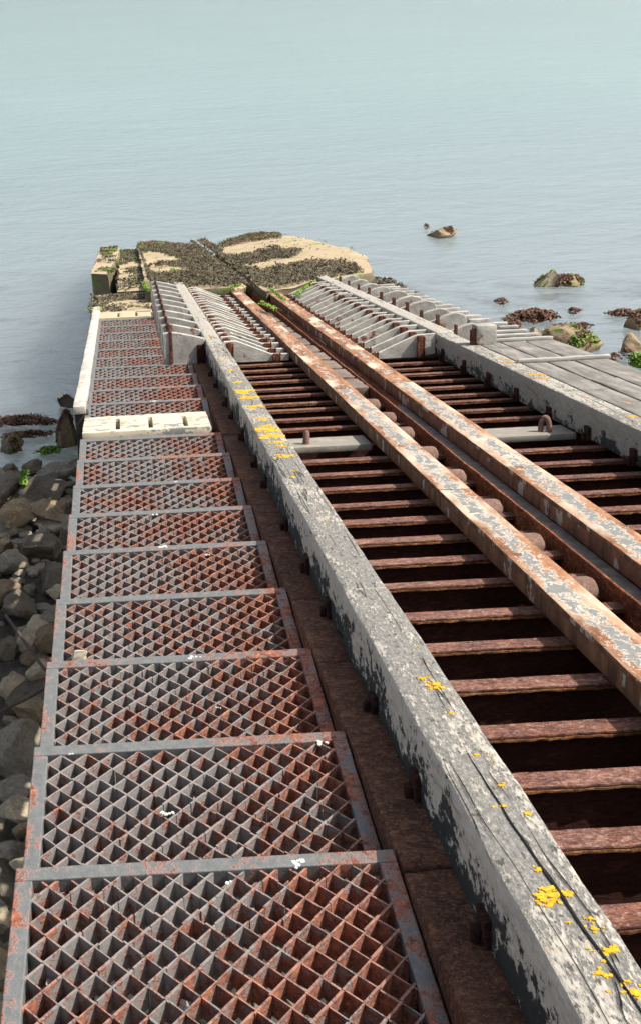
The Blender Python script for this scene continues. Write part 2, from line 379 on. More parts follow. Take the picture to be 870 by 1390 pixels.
def nv(p, f, s=0.0):
    return noise.noise_vector(Vector((p[0] * f + s, p[1] * f + s * 1.7, p[2] * f - s)))
def rbox(bm, lo, hi, res=0.1, r=0.004, amp=0.0, freq=6.0, seed=0.0, ns=(1, 1, 1), fn=None, mi=0):
    """box with chamfered edges, its faces cut into cells and roughened by noise"""
    ax = []
    for i in range(3):
        a, b = lo[i], hi[i]; rr = min(r, (b - a) * 0.45)
        n = max(1, int(round((b - a) / (res[i] if isinstance(res, (tuple, list)) else res))))
        c = [a, a + rr] + [a + (b - a) * k / n for k in range(1, n)] + [b - rr, b]
        c = sorted(set(round(x, 6) for x in c)); ax.append(c)
    vs = {}
    def V(i, j, k):
        key = (i, j, k)
        if key in vs: return vs[key]
        p = Vector((ax[0][i], ax[1][j], ax[2][k]))
        q = Vector([min(max(p[t], lo[t] + min(r, (hi[t] - lo[t]) * .45)), hi[t] - min(r, (hi[t] - lo[t]) * .45)) for t in range(3)])
        d = p - q
        if d.length > r * 1.01 and d.length > 0: p = q + d.normalized() * r
        if amp:
            nn = nv(p, freq, seed); nn2 = nv(p, freq * 3.3, seed + 9)
            p = p + Vector([(nn[t] + 0.5 * nn2[t]) * amp * ns[t] for t in range(3)])
        if fn: p = fn(p)
        vs[key] = bm.verts.new(p); return vs[key]
    n = [len(a) - 1 for a in ax]
    def quad(a, b, c, d):
        f = bm.faces.new((a, b, c, d)); f.material_index = mi
    for i in range(n[0]):
        for j in range(n[1]):
            quad(V(i, j, 0), V(i, j + 1, 0), V(i + 1, j + 1, 0), V(i + 1, j, 0))
            quad(V(i, j, n[2]), V(i + 1, j, n[2]), V(i + 1, j + 1, n[2]), V(i, j + 1, n[2]))
    for i in range(n[0]):
        for k in range(n[2]):
            quad(V(i, 0, k), V(i + 1, 0, k), V(i + 1, 0, k + 1), V(i, 0, k + 1))
            quad(V(i, n[1], k), V(i, n[1], k + 1), V(i + 1, n[1], k + 1), V(i + 1, n[1], k))
    for j in range(n[1]):
        for k in range(n[2]):
            quad(V(0, j, k), V(0, j, k + 1), V(0, j + 1, k + 1), V(0, j + 1, k))
            quad(V(n[0], j, k), V(n[0], j + 1, k), V(n[0], j + 1, k + 1), V(n[0], j, k + 1))
def bar(bm, a, b, w, z0, z1, j=0.0, rnd=random):
    """upright flat bar from a to b (xy), width w"""
    a = Vector((a[0], a[1], 0)); b = Vector((b[0], b[1], 0)); d = (b - a).normalized(); s = Vector((-d.y, d.x, 0)) * w / 2
    vs = []
    for p in (a, b):
        for sg in (-1, 1):
            for z in (z0, z1):
                vs.append(bm.verts.new((p.x + sg * s.x, p.y + sg * s.y, z + (rnd.uniform(-j, j) if z == z0 else rnd.uniform(-j, 0) * .3))))
    for f in ((0, 1, 3, 2), (4, 6, 7, 5), (0, 4, 5, 1), (2, 3, 7, 6), (1, 5, 7, 3), (0, 2, 6, 4)):
        bm.faces.new([vs[i] for i in f])
def prism(bm, pts, y0, y1, bev=0.005, seed=0, amp=0.0):
    """outline in x-z pushed from y0 to y1"""
    a = [bm.verts.new((p[0], y0, p[1])) for p in pts]; b = [bm.verts.new((p[0], y1, p[1])) for p in pts]
    n = len(pts); fs = [bm.faces.new(a), bm.faces.new(b[::-1])]
    for i in range(n): fs.append(bm.faces.new((a[i], b[i], b[(i + 1) % n], a[(i + 1) % n])))
    bmesh.ops.recalc_face_normals(bm, faces=fs)
    if bev:
        es = set(e for f in fs for e in f.edges)
        bmesh.ops.bevel(bm, geom=list(es), offset=bev, segments=1, affect='EDGES')
def tube(bm, pts, r, seg=8):
    rings = []
    for i, p in enumerate(pts):
        p = Vector(p); q = Vector(pts[min(i + 1, len(pts) - 1)]); o = Vector(pts[max(i - 1, 0)])
        d = (q - o).normalized(); u = d.orthogonal().normalized() if i == 0 else (u_ - d * u_.dot(d)).normalized()
        u_ = u; v = d.cross(u); rr = r[i] if isinstance(r, (list, tuple)) else r
        rings.append([bm.verts.new(p + (u * cos(2 * pi * k / seg) + v * sin(2 * pi * k / seg)) * rr) for k in range(seg)])
    for a, b in zip(rings, rings[1:]):
        for k in range(seg): bm.faces.new((a[k], a[(k + 1) % seg], b[(k + 1) % seg], b[k]))
    bm.faces.new(rings[0][::-1]); bm.faces.new(rings[-1])

# ================================================================== SETTING
random.seed(4)
def axis(lo, hi, fine_lo, fine_hi, d):
    a = [fine_lo + d * i for i in range(int((fine_hi - fine_lo) / d) + 1)]
    s = d; x = fine_lo; left = []
    while x > lo: s *= 1.6; x -= s; left.append(max(x, lo))
    s = d; x = a[-1]; right = []
    while x < hi: s *= 1.6; x += s; right.append(min(x, hi))
    return left[::-1] + a + right
def ground_z(x, y):
    base = 0.42 - 0.06 * max(0, y - 8)
    if x > 3.2: base = 0.30 - 0.055 * max(0, y - 9)
    if y > 13.4: base -= 0.35 * (y - 13.4)
    if y < 4: base += (4 - y) * 0.10
    base = max(base, -2.2)
    k = noise.noise(Vector((x * 1.1, y * 1.1, 0))) * 0.12 + noise.noise(Vector((x * 3.1, y * 3.1, 4))) * 0.05
    return base + k
xs = axis(-6000, 6000, -9, 14, 0.22); ys = axis(-400, 9000, -3, 19, 0.22)
bm = bmesh.new()
grid = [[bm.verts.new((x, y, ground_z(x, y))) for x in xs] for y in ys]
for j in range(len(ys) - 1):
    for i in range(len(xs) - 1): bm.faces.new((grid[j][i], grid[j][i + 1], grid[j + 1][i + 1], grid[j + 1][i]))
tag(mesh_obj('ground', bm, MAT_GROUND, smooth=60), 'dark stony shore under and beside the slipway', kind='structure')
bm = bmesh.new()
vs = [bm.verts.new(p) for p in ((-6000, -60, 0), (6000, -60, 0), (6000, 9000, 0), (-6000, 9000, 0))]
bm.faces.new(vs)
tag(mesh_obj('sea', bm, MAT_SEA), 'calm pale teal sea lapping round the end of the slipway', kind='structure')

# ------------------------------------------------------------------ rocks
def rock_mesh(name, rx, ry, rz, seed, mat, sub=3, cuts=12):
    rg = random.Random(seed); bm = bmesh.new()
    bmesh.ops.create_icosphere(bm, subdivisions=sub, radius=1.0)
    pl = []
    for _ in range(cuts):
        d = Vector((rg.gauss(0, 1), rg.gauss(0, 1), rg.gauss(0, 1))).normalized(); pl.append((d, rg.uniform(0.42, 0.80)))
    for v in bm.verts:
        p = v.co.copy()
        for d, h in pl:
            t = p.dot(d)
            if t > h: p -= d * (t - h) * 0.97
        p += nv(p, 1.6, seed * .37) * 0.10 + nv(p, 5.0, seed * .71) * 0.045 + nv(p, 13.0, seed) * 0.018
        v.co = Vector((p.x * rx, p.y * ry, p.z * rz))
    return mesh_obj(name, bm, mat, smooth=38)
def pxy(p):
    d = p - CAM; z = d.dot(FW); return 182 + F * d.dot(RT) / z, 650 - F * d.dot(UP) / z
def inpoly(x, y, poly):
    c = False; j = len(poly) - 1
    for i in range(len(poly)):
        a, b = poly[i], poly[j]
        if (a[1] > y) != (b[1] > y) and x < (b[0] - a[0]) * (y - a[1]) / (b[1] - a[1]) + a[0]: c = not c
        j = i
    return c
ZV = Vector((0, sin(P), cos(P)))
FW = Vector((0, cos(P), -sin(P)))
RT = Vector((cos(RHO), 0, 0)) - ZV * sin(RHO); UP = ZV * cos(RHO) + Vector((sin(RHO), 0, 0))
def at(u, v, z):
    """where the photo's pixel meets the level z"""
    r = FW + RT * ((u - 182) / F) - UP * ((v - 650) / F)
    t = (z - HC) / r.z
    return CAM + r * t, t / F
DK, BR, TN, GY, WT = MAT_R_DARK, MAT_R_BROWN, MAT_R_TAN, MAT_R_GREY, MAT_R_WET
shore = [
 # u, v, width px, flatness, level, material, label
 (13, 636, 26, .8, .28, DK, 'rounded dark rock at the left photo edge just above the sea pool'),
 (46, 633, 30, .7, .26, DK, 'dark rock at the water edge with green weed on its left shoulder'),
 (76, 637, 50, .6, .26, GY, 'broad flat dark grey rock beside the sea pool'),
 (103, 634, 34, .8, .26, GY, 'greyish rock against the wall foot below the cream slotted plank'),
 (12, 655, 52, .5, .32, DK, 'low flat dark rock behind the big brown boulder at the left edge'),
 (62, 662, 66, .4, .30, DK, 'long flat slab of dark rock behind the yellowish brown boulder'),
 (18, 692, 64, .75, .42, BR, 'large rounded brown boulder cut by the left photo edge'),
 (70, 688, 56, .8, .45, BR, 'yellowish brown boulder halfway up the shore pile, brightest in the shade'),
 (93, 706, 26, 1.0, .5, GY, 'small grey rock leaning on the yellowish brown boulder'),
 (5, 735, 26, 1.0, .42, BR, 'small brown rock at the left edge under the large brown boulder'),
 (58, 735, 62, .7, .42, DK, 'smooth dark rock below the yellowish brown boulder'),
 (20, 757, 46, .8, .45, GY, 'triangular grey brown rock at the left edge in deep shade'),
 (82, 778, 86, .8, .48, DK, 'very large blackish slab leaning against the walkway side'),
 (26, 812, 66, .55, .5, DK, 'sloping dark slab above the leaning iron rod'),
 (77, 800, 26, 1.1, .85, TN, 'small pale rounded stone on the blackish slab'),
 (72, 830, 30, .9, .7, GY, 'lumpy grey stone below the small pale one'),
 (48, 858, 62, .75, .55, TN, 'tan rock with a sunlit patch beside the sixth grating'),
 (12, 872, 44, .8, .5, DK, 'dark brown rock behind the iron rod at the left edge'),
 (20, 926, 62, .8, .55, TN, 'large pale tan boulder under the leaning iron rod'),
 (54, 906, 34, .9, .7, TN, 'pale sunlit stone touching the walkway beneath the rod tip'),
 (44, 956, 52, .7, .68, BR, 'brownish stone above the big boulder, crossed by a rod'),
 (14, 1010, 96, .95, .62, GY, 'biggest grey boulder at the left edge with light patches on it'),
 (28, 1068, 60, .6, .62, GY, 'grey stone just below the biggest grey boulder'),
 (16, 1098, 54, .45, .75, TN, 'flat pale slab with an upper ledge below the grey stone'),
 (34, 1120, 30, .9, .75, BR, 'small reddish brown stone wedged by the second nearest grating'),
 (10, 1150, 46, .8, .65, GY, 'squat grey stone at the left edge beside the second nearest grating'),
 (30, 1172, 34, .9, .8, TN, 'pale speckled stone by the nearest grating corner'),
 (6, 1205, 42, .9, .7, DK, 'dark angular stone at the left edge beside the nearest grating'),
 (2, 1246, 36, 1.0, .8, TN, 'pale tan stone low at the left edge beside the nearest grating'),
 (-4, 1300, 50, .9, .8, BR, 'brown stone at the lower left corner of the photo'),
]
for i, (u, v, wp, fl, lv, mt, lab) in enumerate(shore):
    c, px = at(u, v, lv); r = wp * px / 2 * 1.15
    o = rock_mesh('boulder', r * 1.05, r * 1.0, r * fl * 0.95, 100 + i * 7, mt, sub=4)
    o.location = (c.x, c.y, lv - r * fl * 0.30); o.rotation_euler = (random.uniform(-.2, .2), random.uniform(-.2, .2), random.uniform(0, 6.28))
    tag(o, lab, 'rock')
# filler rocks that nothing tells apart
protos = []
for k in range(9):
    o = rock_mesh('shore_rock', 1, random.uniform(.8, 1.2), random.uniform(.55, .9), 900 + k * 3, [DK, DK, GY, BR, TN, DK, BR, GY, TN][k])
    protos.append(o)
rg = random.Random(11); n = 0
names = {DK.name: 'dark', GY.name: 'grey', BR.name: 'brown', TN.name: 'tan'}
cells = []
for _ in range(190):
    x = rg.uniform(-4.2, -0.55) if rg.random() < .72 else rg.uniform(3.4, 8.5)
    y = rg.uniform(3.0, 14.0)
    if x < 0 and x > -1.0 and y > 13.2: continue
    if x > 3.4 and y > 13.8: continue
    cells.append((x, y, rg.choice([rg.uniform(.08, .2), rg.uniform(.2, .42)])))
used = set()
for x, y, r in cells:
    k = rg.randrange(9); p = protos[k]
    o = p if k not in used else p.copy()
    if k in used: COL.objects.link(o)
    used.add(k)
    o.location = (x, y, ground_z(x, y) + r * .18); o.scale = (r, r, r); o.rotation_euler = (rg.uniform(-.4, .4), rg.uniform(-.4, .4), rg.uniform(0, 6.28))
    cn = names[p.data.materials[0].name]; side = 'left of the walkway' if x < 0 else 'right of the plank deck'
    tag(o, 'small %s rock filling gaps between larger boulders on the shore %s' % (cn, side), 'rock', 'small %s shore rocks %s' % (cn, side))
# loose stones between the rocks
bm = bmesh.new()
rg = random.Random(5)
def small_stone(bm, c, r, rg):
    vs = bmesh.ops.create_icosphere(bm, subdivisions=1, radius=1.0)['verts']
    sc = Vector((r * rg.uniform(.7, 1.3), r * rg.uniform(.7, 1.3), r * rg.uniform(.45, .8))); a = rg.uniform(0, 6.28)
    for v in vs:
        p = v.co * (1 + rg.uniform(-.16, .16)); p = Vector((p.x * sc.x, p.y * sc.y, p.z * sc.z)); p.rotate(Matrix.Rotation(a, 3, 'Z')); v.co = c + p
for _ in range(2600):
    x = rg.uniform(-4.5, 3.2) if rg.random() < .75 else rg.uniform(3.2, 8); y = rg.uniform(2.5, 13.9)
    small_stone(bm, Vector((x, y, ground_z(x, y) + .02)), rg.uniform(.03, .11), rg)
tag(mesh_obj('rubble', bm, MAT_R_GREY, smooth=30), 'loose grey stones strewn between the shore boulders', 'rubble', kind='stuff')

# ---- weed: crumpled little fronds
def frond(bm, c, nrm, size, rg):
    n_ = Vector((rg.gauss(0, .42), rg.gauss(0, .42), 1.0)).normalized()
    t = n_.orthogonal().normalized(); t.rotate(Matrix.Rotation(rg.uniform(0, 6.28), 3, n_)); b = n_.cross(t)
    L = size * rg.uniform(.7, 1.4); W_ = size * rg.uniform(.2, .42); cur = rg.uniform(-.3, .5) * size
    p = []
    for i in range(4):
        s_ = i / 3.0; ww = W_ * (0.6 + 0.7 * sin(pi * (s_ * .8 + .1))); mid = c + t * (L * (s_ - .5)) + n_ * (cur * sin(pi * s_)) + b * (W_ * .8 * sin(s_ * 5 + L * 90))
        p.append((bm.verts.new(mid - b * ww / 2), bm.verts.new(mid + b * ww / 2 + n_ * ww * .3)))
    for a, d in zip(p, p[1:]): bm.faces.new((a[0], a[1], d[1], d[0]))
def weed_clump(name, u, v, wpx, hpx, lv, mat, label, n=160, size=.10, seed=1, hump=.07):
    n = int(n * 2.6); size *= .62; hump = min(hump, .11)
    c, px = at(u, v, lv); rg = random.Random(seed); bm = bmesh.new()
    rx = wpx * px / 2; ry = hpx * px / 2 / 0.40
    vs = bmesh.ops.create_icosphere(bm, subdivisions=2, radius=1.0)['verts']
    for q in vs:
        k = 1 + noise.noise(q.co * 1.8 + Vector((seed, 0, 0))) * .5
        q.co = Vector((q.co.x * rx * .8 * k, q.co.y * ry * .8 * k, q.co.z * hump * .7 - .05))
    for _ in range(n):
        a = rg.uniform(0, 6.28); d = rg.random() ** .6; k = 1 + noise.noise(Vector((cos(a) * 3.5, sin(a) * 3.5, seed))) * 1.0
        frond(bm, Vector((cos(a) * d * rx * k, sin(a) * d * ry * k, hump * (1 - d * d) + rg.uniform(-.01, .02))), None, size * rg.uniform(.5, 1.2), rg)
    o = mesh_obj(name, bm, mat); o.location = (c.x, c.y, lv)
    tag(o, label, 'seaweed'); return o
weed_clump('seaweed_clump', 26, 573, 74, 11, 0.02, MAT_WEEDR, 'broad reddish brown seaweed clump at the left edge, farthest of the weed in the pool', 260, .12, 3)
weed_clump('seaweed_clump', 66, 575, 46, 7, 0.02, MAT_WEEDR, 'thin trailing red seaweed strand just right of the broad reddish clump', 120, .10, 4, .03)
weed_clump('seaweed_clump', 38, 592, 82, 6, 0.02, MAT_WEEDR, 'long low strip of dark red seaweed across the middle of the left pool', 220, .10, 5, .05)
weed_clump('seaweed_clump', 68, 613, 30, 8, 0.02, MAT_WEEDG, 'bright green seaweed patch floating in the left pool', 120, .10, 6, .05)
weed_clump('seaweed_clump', 33, 648, 12, 16, 0.40, MAT_WEEDG, 'small green weed tuft on the dark rock at the pool edge', 40, .09, 7)
weed_clump('seaweed_clump', 722, 431, 60, 16, 0.03, MAT_WEEDR, 'big mound of brown and red seaweed behind the long green topped rock', 420, .14, 8, .22)
weed_clump('seaweed_clump', 778, 408 + 16, 18, 5, 0.02, MAT_WEEDR, 'small dark seaweed lump in open water right of the brown mound', 50, .10, 9)
weed_clump('seaweed_clump', 844, 427, 34, 7, 0.02, MAT_WEEDR, 'red seaweed fringe in front of the rock at the right edge', 130, .12, 10)
weed_clump('seaweed_clump', 680, 411, 16, 5, 0.02, MAT_WEEDR, 'little dark seaweed lump left of the brown mound', 50, .10, 12)
weed_clump('seaweed_clump', 790, 445, 22, 7, 0.02, MAT_WEEDR, 'rusty red seaweed tuft behind the green topped rock', 60, .11, 13)
weed_clump('seaweed_clump', 832, 487, 20, 6, 0.02, MAT_WEEDR, 'reddish seaweed tuft in the pool beside the deck edge', 60, .09, 14)
weed_clump('seaweed_clump', 866, 491, 26, 14, 0.06, MAT_WEEDG, 'bright green seaweed heap at the right photo edge', 140, .10, 15, .16)
weed_clump('seaweed_clump', 578, 309, 8, 3, 0.02, MAT_WEEDR, 'tiny weed tip just left of the farthest rock', 16, .12, 16)
weed_clump('seaweed_clump', 850, 481, 20, 5, 0.02, MAT_WEEDR, 'dark red seaweed scrap next to the green heap', 50, .10, 17)
def sea_rock(name, u, v, wp, hp, lv, mat, label, seed, deep=.8, weed=None, rot=None):
    c, px = at(u, v, lv); r = wp * px / 2; hh = hp * px
    root = empty(name, (c.x, c.y, 0), tilt=False); tag(root, label, 'rock')
    o = rock_mesh('stone', r, r * deep, hh * 1.45, seed, mat, sub=4, cuts=12); o.parent = root; o.location = (0, 0, lv * .2)
    if weed:
        bm = bmesh.new(); rg = random.Random(seed); me = o.data; cnt = 0
        fc = [f for f in me.polygons if f.normal.z > .1]
        for _ in range(int(weed[1] * 1.5)):
            f = rg.choice(fc); p = f.center
            if noise.noise(Vector((p.x * 1.4 / max(r, .3) + seed, p.y * 1.4 / max(r, .3), 0))) < weed[2] + .08: continue
            frond(bm, p + Vector((0, 0, lv * .2 + .01)), None, .07 * rg.uniform(.5, 1.2), rg)
        wo_ = mesh_obj('weed', bm, weed[0], root)
        if len(weed) > 3:
            bm = bmesh.new()
            for _ in range(weed[4] * 2):
                f = rg.choice(fc); p = f.center
                if noise.noise(Vector((p.x * 2.2 / max(r, .3) - seed, p.y * 2.2 / max(r, .3), 5))) < .12: continue
                frond(bm, p + Vector((0, 0, lv * .2 + .015)), None, .06 * rg.uniform(.5, 1.2), rg)
            mesh_obj('green_weed', bm, weed[3], root)
    return root
sea_rock('sea_rock', 600, 317, 46, 9, 0.08, BR, 'farthest rock, a small brown weedy one alone in the open sea', 41, .7, (MAT_WEEDR, 500, .0, MAT_WEEDG, 60))
sea_rock('sea_rock', 744, 380, 54, 17, 0.10, TN, 'tan rock with green weed beside it, alone in the sea right of the slip end', 42, .8, (MAT_WEEDR, 700, .02, MAT_WEEDG, 260))
sea_rock('sea_rock', 774, 381, 52, 9, 0.08, BR, 'low weedy brown rock joined to the right side of the tan sea rock', 57, .6, (MAT_WEEDR, 900, -.2, MAT_WEEDG, 260))
sea_rock('sea_rock', 776, 463, 112, 20, 0.12, WT, 'long flat rock with bright green weed along the shore beside the deck', 43, .75, (MAT_WEEDG, 500, .16, MAT_WEEDR, 300))
sea_rock('sea_rock', 728, 451, 48, 18, 0.25, TN, 'tan boulder between the deck battens and the long green topped rock', 44, .8, (MAT_WEEDR, 80, .1))
sea_rock('sea_rock', 866, 438, 40, 20, 0.10, BR, 'brown rock with red weed cut by the right photo edge', 45, .8, (MAT_WEEDR, 400, .0))
sea_rock('sea_rock', 858, 466, 44, 17, 0.10, BR, 'bare brown grey rock at the right edge in front of the weedy one', 46, .7)
sea_rock('sea_rock', 14, 602, 44, 14, 0.10, DK, 'dark rock with red and green weed at the left edge of the pool', 47, .7, (MAT_WEEDR, 240, .0, MAT_WEEDG, 60))
sea_rock('sea_rock', 94, 600, 36, 46, 0.05, BR, 'brown weedy rock pressed against the dark wall under the kerb end', 48, .8, (MAT_WEEDR, 500, -.05))
sea_rock('sea_rock', 92, 546, 34, 12, 0.05, DK, 'dark red brown rock beside the kerb, half under water', 49, .9, (MAT_WEEDR, 200, .0))
sea_rock('sea_rock', 690, 437, 40, 12, 0.20, BR, 'low brown stones showing just past the farthest deck battens', 50, .6, (MAT_WEEDR, 260, .0))
# iron rods leaning on the rocks
def rod(u1, v1, z1, u2, v2, z2, r, label):
    a, _ = at(u1, v1, z1); b, _ = at(u2, v2, z2); bm = bmesh.new()
    m_ = (a + b) / 2
    pts = [a - m_ + (b - a) * t + Vector((0, 0, .006 * sin(t * 7))) for t in [i / 8 for i in range(9)]]
    tube(bm, pts, r, 8); o = mesh_obj('iron_rod', bm, MAT_ROD, smooth=50); o.location = m_; tag(o, label, 'rod')
rod(8, 835, .95, 62, 910, 1.05, .014, 'thin brown rod leaning down from the left edge to the walkway side')
rod(-8, 972, 1.0, 62, 934, 1.15, .012, 'dark rod lying across the brownish stone toward the walkway')

# ================================================================== SLIPWAY: concrete foot
def slab(name, poly, ztop, zbot, label, amp=.05, res=.22, cat='slab', zf=None):
    """poly in slip coordinates (x,g); top follows the slip, skirts go down"""
    x0 = min(p[0] for p in poly); x1 = max(p[0] for p in poly); g0 = min(p[1] for p in poly); g1 = max(p[1] for p in poly)
    cx, cg = (x0 + x1) / 2, (g0 + g1) / 2
    bm = bmesh.new()
    vs = [bm.verts.new((p[0] - cx, p[1] - cg, 0)) for p in poly]
    f = bm.faces.new(vs); bmesh.ops.recalc_face_normals(bm, faces=[f])
    if f.normal.z < 0: f.normal_flip()
    nx = int((x1 - x0) / res); ng = int((g1 - g0) / res)
    for i in range(1, nx):
        bmesh.ops.bisect_plane(bm, geom=bm.verts[:] + bm.edges[:] + bm.faces[:], plane_co=(x0 + (x1 - x0) * i / nx - cx, 0, 0), plane_no=(1, 0, 0))
    for i in range(1, ng):
        bmesh.ops.bisect_plane(bm, geom=bm.verts[:] + bm.edges[:] + bm.faces[:], plane_co=(0, g0 + (g1 - g0) * i / ng - cg, 0), plane_no=(0, 1, 0))
    top = bm.faces[:]
    be = [e for e in bm.edges if len(e.link_faces) == 1]
    prev = be; first = None
    for lv in (0.05, 0.30, 0.8, zbot):
        ret = bmesh.ops.extrude_edge_only(bm, edges=prev)
        nvs = [g for g in ret['geom'] if isinstance(g, bmesh.types.BMVert)]
        for v in nvs: v.co.z = -lv
        prev = [g for g in ret['geom'] if isinstance(g, bmesh.types.BMEdge) and all(v in nvs for v in g.verts)]
        if first is None:
            for v in nvs:
                n_ = nv(v.co, 1.5, 3)
            first = nvs
    for v in bm.verts:
        p = v.co
        n1 = nv(p, .8, len(poly)); n2 = nv(p, 2.7, 4.0)
        z_add = (zf(p.x + cx, p.y + cg) if zf else 0)
        if p.z > -.02: v.co = Vector((p.x + n2.x * amp * .8, p.y + n2.y * amp * .8, p.z + z_add + n1.z * amp + n2.z * amp * .5))
        else: v.co = Vector((p.x + n1.x * amp * 1.6 + n2.x * amp, p.y + n1.y * amp * 1.2 + n2.y * amp, p.z + z_add + n2.z * amp * .3))
    bmesh.ops.recalc_face_normals(bm, faces=bm.faces[:])
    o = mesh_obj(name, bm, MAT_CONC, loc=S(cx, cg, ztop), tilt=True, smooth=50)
    return tag(o, label, cat), (cx, cg)
def zf_right(x, g):
    return .10 * min(1, max(0, (x - 1.9) / 1.2)) * min(1, max(0, (g - 15) / 3))
R_POLY = [(1.72, 13.9), (2.35, 14.6), (2.95, 15.0), (3.35, 15.4), (3.72, 17.6), (3.76, 20.5), (3.66, 22.6), (3.52, 24.4), (3.3, 25.4), (2.85, 26.0), (2.35, 25.0), (1.95, 23.6), (1.80, 22.4)]
L_POLY = [(0.30, 14.6), (0.75, 14.7), (1.40, 14.6), (1.60, 15.2), (1.63, 22.8), (1.45, 24.4), (1.05, 25.6), (0.62, 27.2), (0.36, 26.8), (0.34, 22.0)]
slab('concrete_slab', R_POLY, .15, 2.6, 'large sandy concrete slab with dark seaweed bands, right of the rail trench', .055, zf=zf_right)
slab('concrete_slab', L_POLY, .14, 2.6, 'sandy concrete slab mostly buried in dark seaweed, left of the rail trench', .055)
slab('concrete_slab', [(1.58, 14.2), (1.80, 14.2), (1.88, 25.0), (1.45, 25.0)], -.12, 2.0, 'sunken weedy channel floor between the two concrete slabs', .03, .15)
slab('concrete_step', [(-.36, 13.7), (.33, 13.7), (.34, 16.3), (-.42, 16.3)], -.03, 2.4, 'low weed covered concrete step directly beyond the last walkway grating', .05, .15, 'step')
slab('concrete_step', [(-.09, 16.2), (.34, 16.2), (.34, 25.6), (-.02, 25.6)], .04, 2.4, 'pale concrete ledge beside the dark gap, left of the seaweed slab', .05, .2, 'ledge')
slab('concrete_parapet', [(-.50, 18.2), (-.26, 18.0), (-.10, 21.8), (-.05, 25.8), (-.50, 25.6)], .12, 2.6, 'outer concrete parapet at the far left corner of the slip end', .05, .2, 'parapet')
slab('concrete_step', [(-.50, 15.2), (-.24, 15.2), (-.09, 16.6), (-.09, 21.6), (-.28, 18.3), (-.50, 18.4)], -.42, 2.0, 'dark sunken floor of the gap inside the parapet', .05, .2, 'step')
# weed on the slip end
bm = bmesh.new(); bg_ = bmesh.new(); br_ = bmesh.new(); rg = random.Random(21)
def ztop_at(x, g):
    if x > 1.7: return .15 + zf_right(x, g)
    if x > .34 and x < 1.62: return .14
    if x >= 1.62: return -.10
    return .02
def q5(l, ox, oy, k): return [(ox + x / k, oy + y / k) for x, y in l]
SANDS = [q5([(0, 255), (60, 240), (130, 235), (200, 222), (260, 216), (330, 226), (400, 215), (445, 235), (500, 250), (550, 300), (620, 300), (620, 150), (400, 120), (0, 20), (0, 145), (80, 145), (150, 150), (130, 182), (50, 197), (0, 207)], 380, 310, 4.833),
 q5([(330, 150), (400, 140), (460, 118), (560, 100), (700, 85), (870, 60), (870, 125), (830, 130), (640, 165), (560, 188), (450, 210), (350, 205)], 240, 310, 5.4375),
 q5([(500, 290), (640, 260), (740, 240), (870, 213), (870, 268), (760, 285), (640, 318), (530, 315)], 240, 310, 5.4375),
 q5([(590, 375), (640, 372), (640, 400), (600, 400)], 240, 310, 5.4375),
 q5([(700, 465), (800, 480), (860, 520), (760, 520)], 240, 310, 5.4375),
 q5([(505, 190), (560, 172), (640, 185), (760, 225), (815, 250), (740, 258), (620, 262), (560, 292), (530, 280)], 100, 310, 5.4375),
 q5([(545, 320), (590, 280), (700, 288), (790, 300), (870, 322), (760, 335), (700, 345), (620, 348)], 100, 310, 5.4375)]
GREENS = [((350, 338), (392, 333), 1.6), ((330, 363), (338, 364), 1.8), ((336, 318), (382, 323), 2.2), ((300, 332), (318, 324), 3), ((345, 395), (352, 371), 0), ((313, 391), (325, 389), 2), ((354, 413), (374, 421), 2), ((366, 392), (386, 410), 1.2), ((400, 402), (435, 378), 1.2), ((382, 335), (393, 333), 1.2), ((228, 345), (246, 352), 1.8), ((232, 367), (258, 373), 1.8), ((238, 377), (245, 380), 1.6), ((330, 364), (345, 380), 1.5), ((196, 388), (205, 395), 3)]
def pl_clump(B, x, g, z, size): frond(B, S(x, g, z), None, size, rg)
for _ in range(60000):
    x = rg.uniform(.36, 3.78); g = rg.uniform(13.9, 26.8)
    if x > 1.84 and (g < 14.1 + (x - 1.75) * .85): continue
    if x < 1.6 and g < 14.72: continue
    if 1.6 <= x <= 1.84 and g < 14.6 and rg.random() < .6: continue
    if x > 1.9 and not inpoly(x - .03, g + .1, R_POLY): continue
    if x < 1.55 and not inpoly(x, g + .15, L_POLY): continue
    if g > 26: continue
    z = ztop_at(x, g); u, v = pxy(S(x, g, z)); wob = noise.noise(Vector((x * 6, g * 3, 0))) * 4
    hit = False
    for sp in SANDS:
        if inpoly(u + wob, v + wob * .4, sp): hit = True; break
    if hit and rg.random() < .994: continue
    lump = noise.noise(Vector((x * 5, g * 3, 3)))
    if lump < -.45: continue
    q = noise.noise(Vector((x * 2.1, g * 1.1, 9))); B = bm
    if v < 336 and rg.random() < .38: B = br_
    if v < 340 and q > .25 and rg.random() < .4: B = bg_
    pl_clump(B, x, g, z + .008 + rg.random() * .045 + max(0, lump) * .05, rg.uniform(.025, .055))
# the green lines that edge the bands
for (a_, b_, sd) in GREENS:
    if sd == 0: continue
    L_ = sqrt((a_[0] - b_[0]) ** 2 + (a_[1] - b_[1]) ** 2)
    for _ in range(int(7 * L_ * max(1, sd * .6))):
        t = rg.random(); u = a_[0] + (b_[0] - a_[0]) * t + rg.gauss(0, sd * .6); v = a_[1] + (b_[1] - a_[1]) * t + rg.gauss(0, sd * .45)
        r = FW + RT * ((u - 182) / F) - UP * ((v - 650) / F); zz = .15
        t_ = ((zz - H) / r.dot(NV)); pp = CAM + r * t_ - P0; pl_clump(bg_, pp.x, pp.dot(SV), zz + .015, rg.uniform(.02, .045))
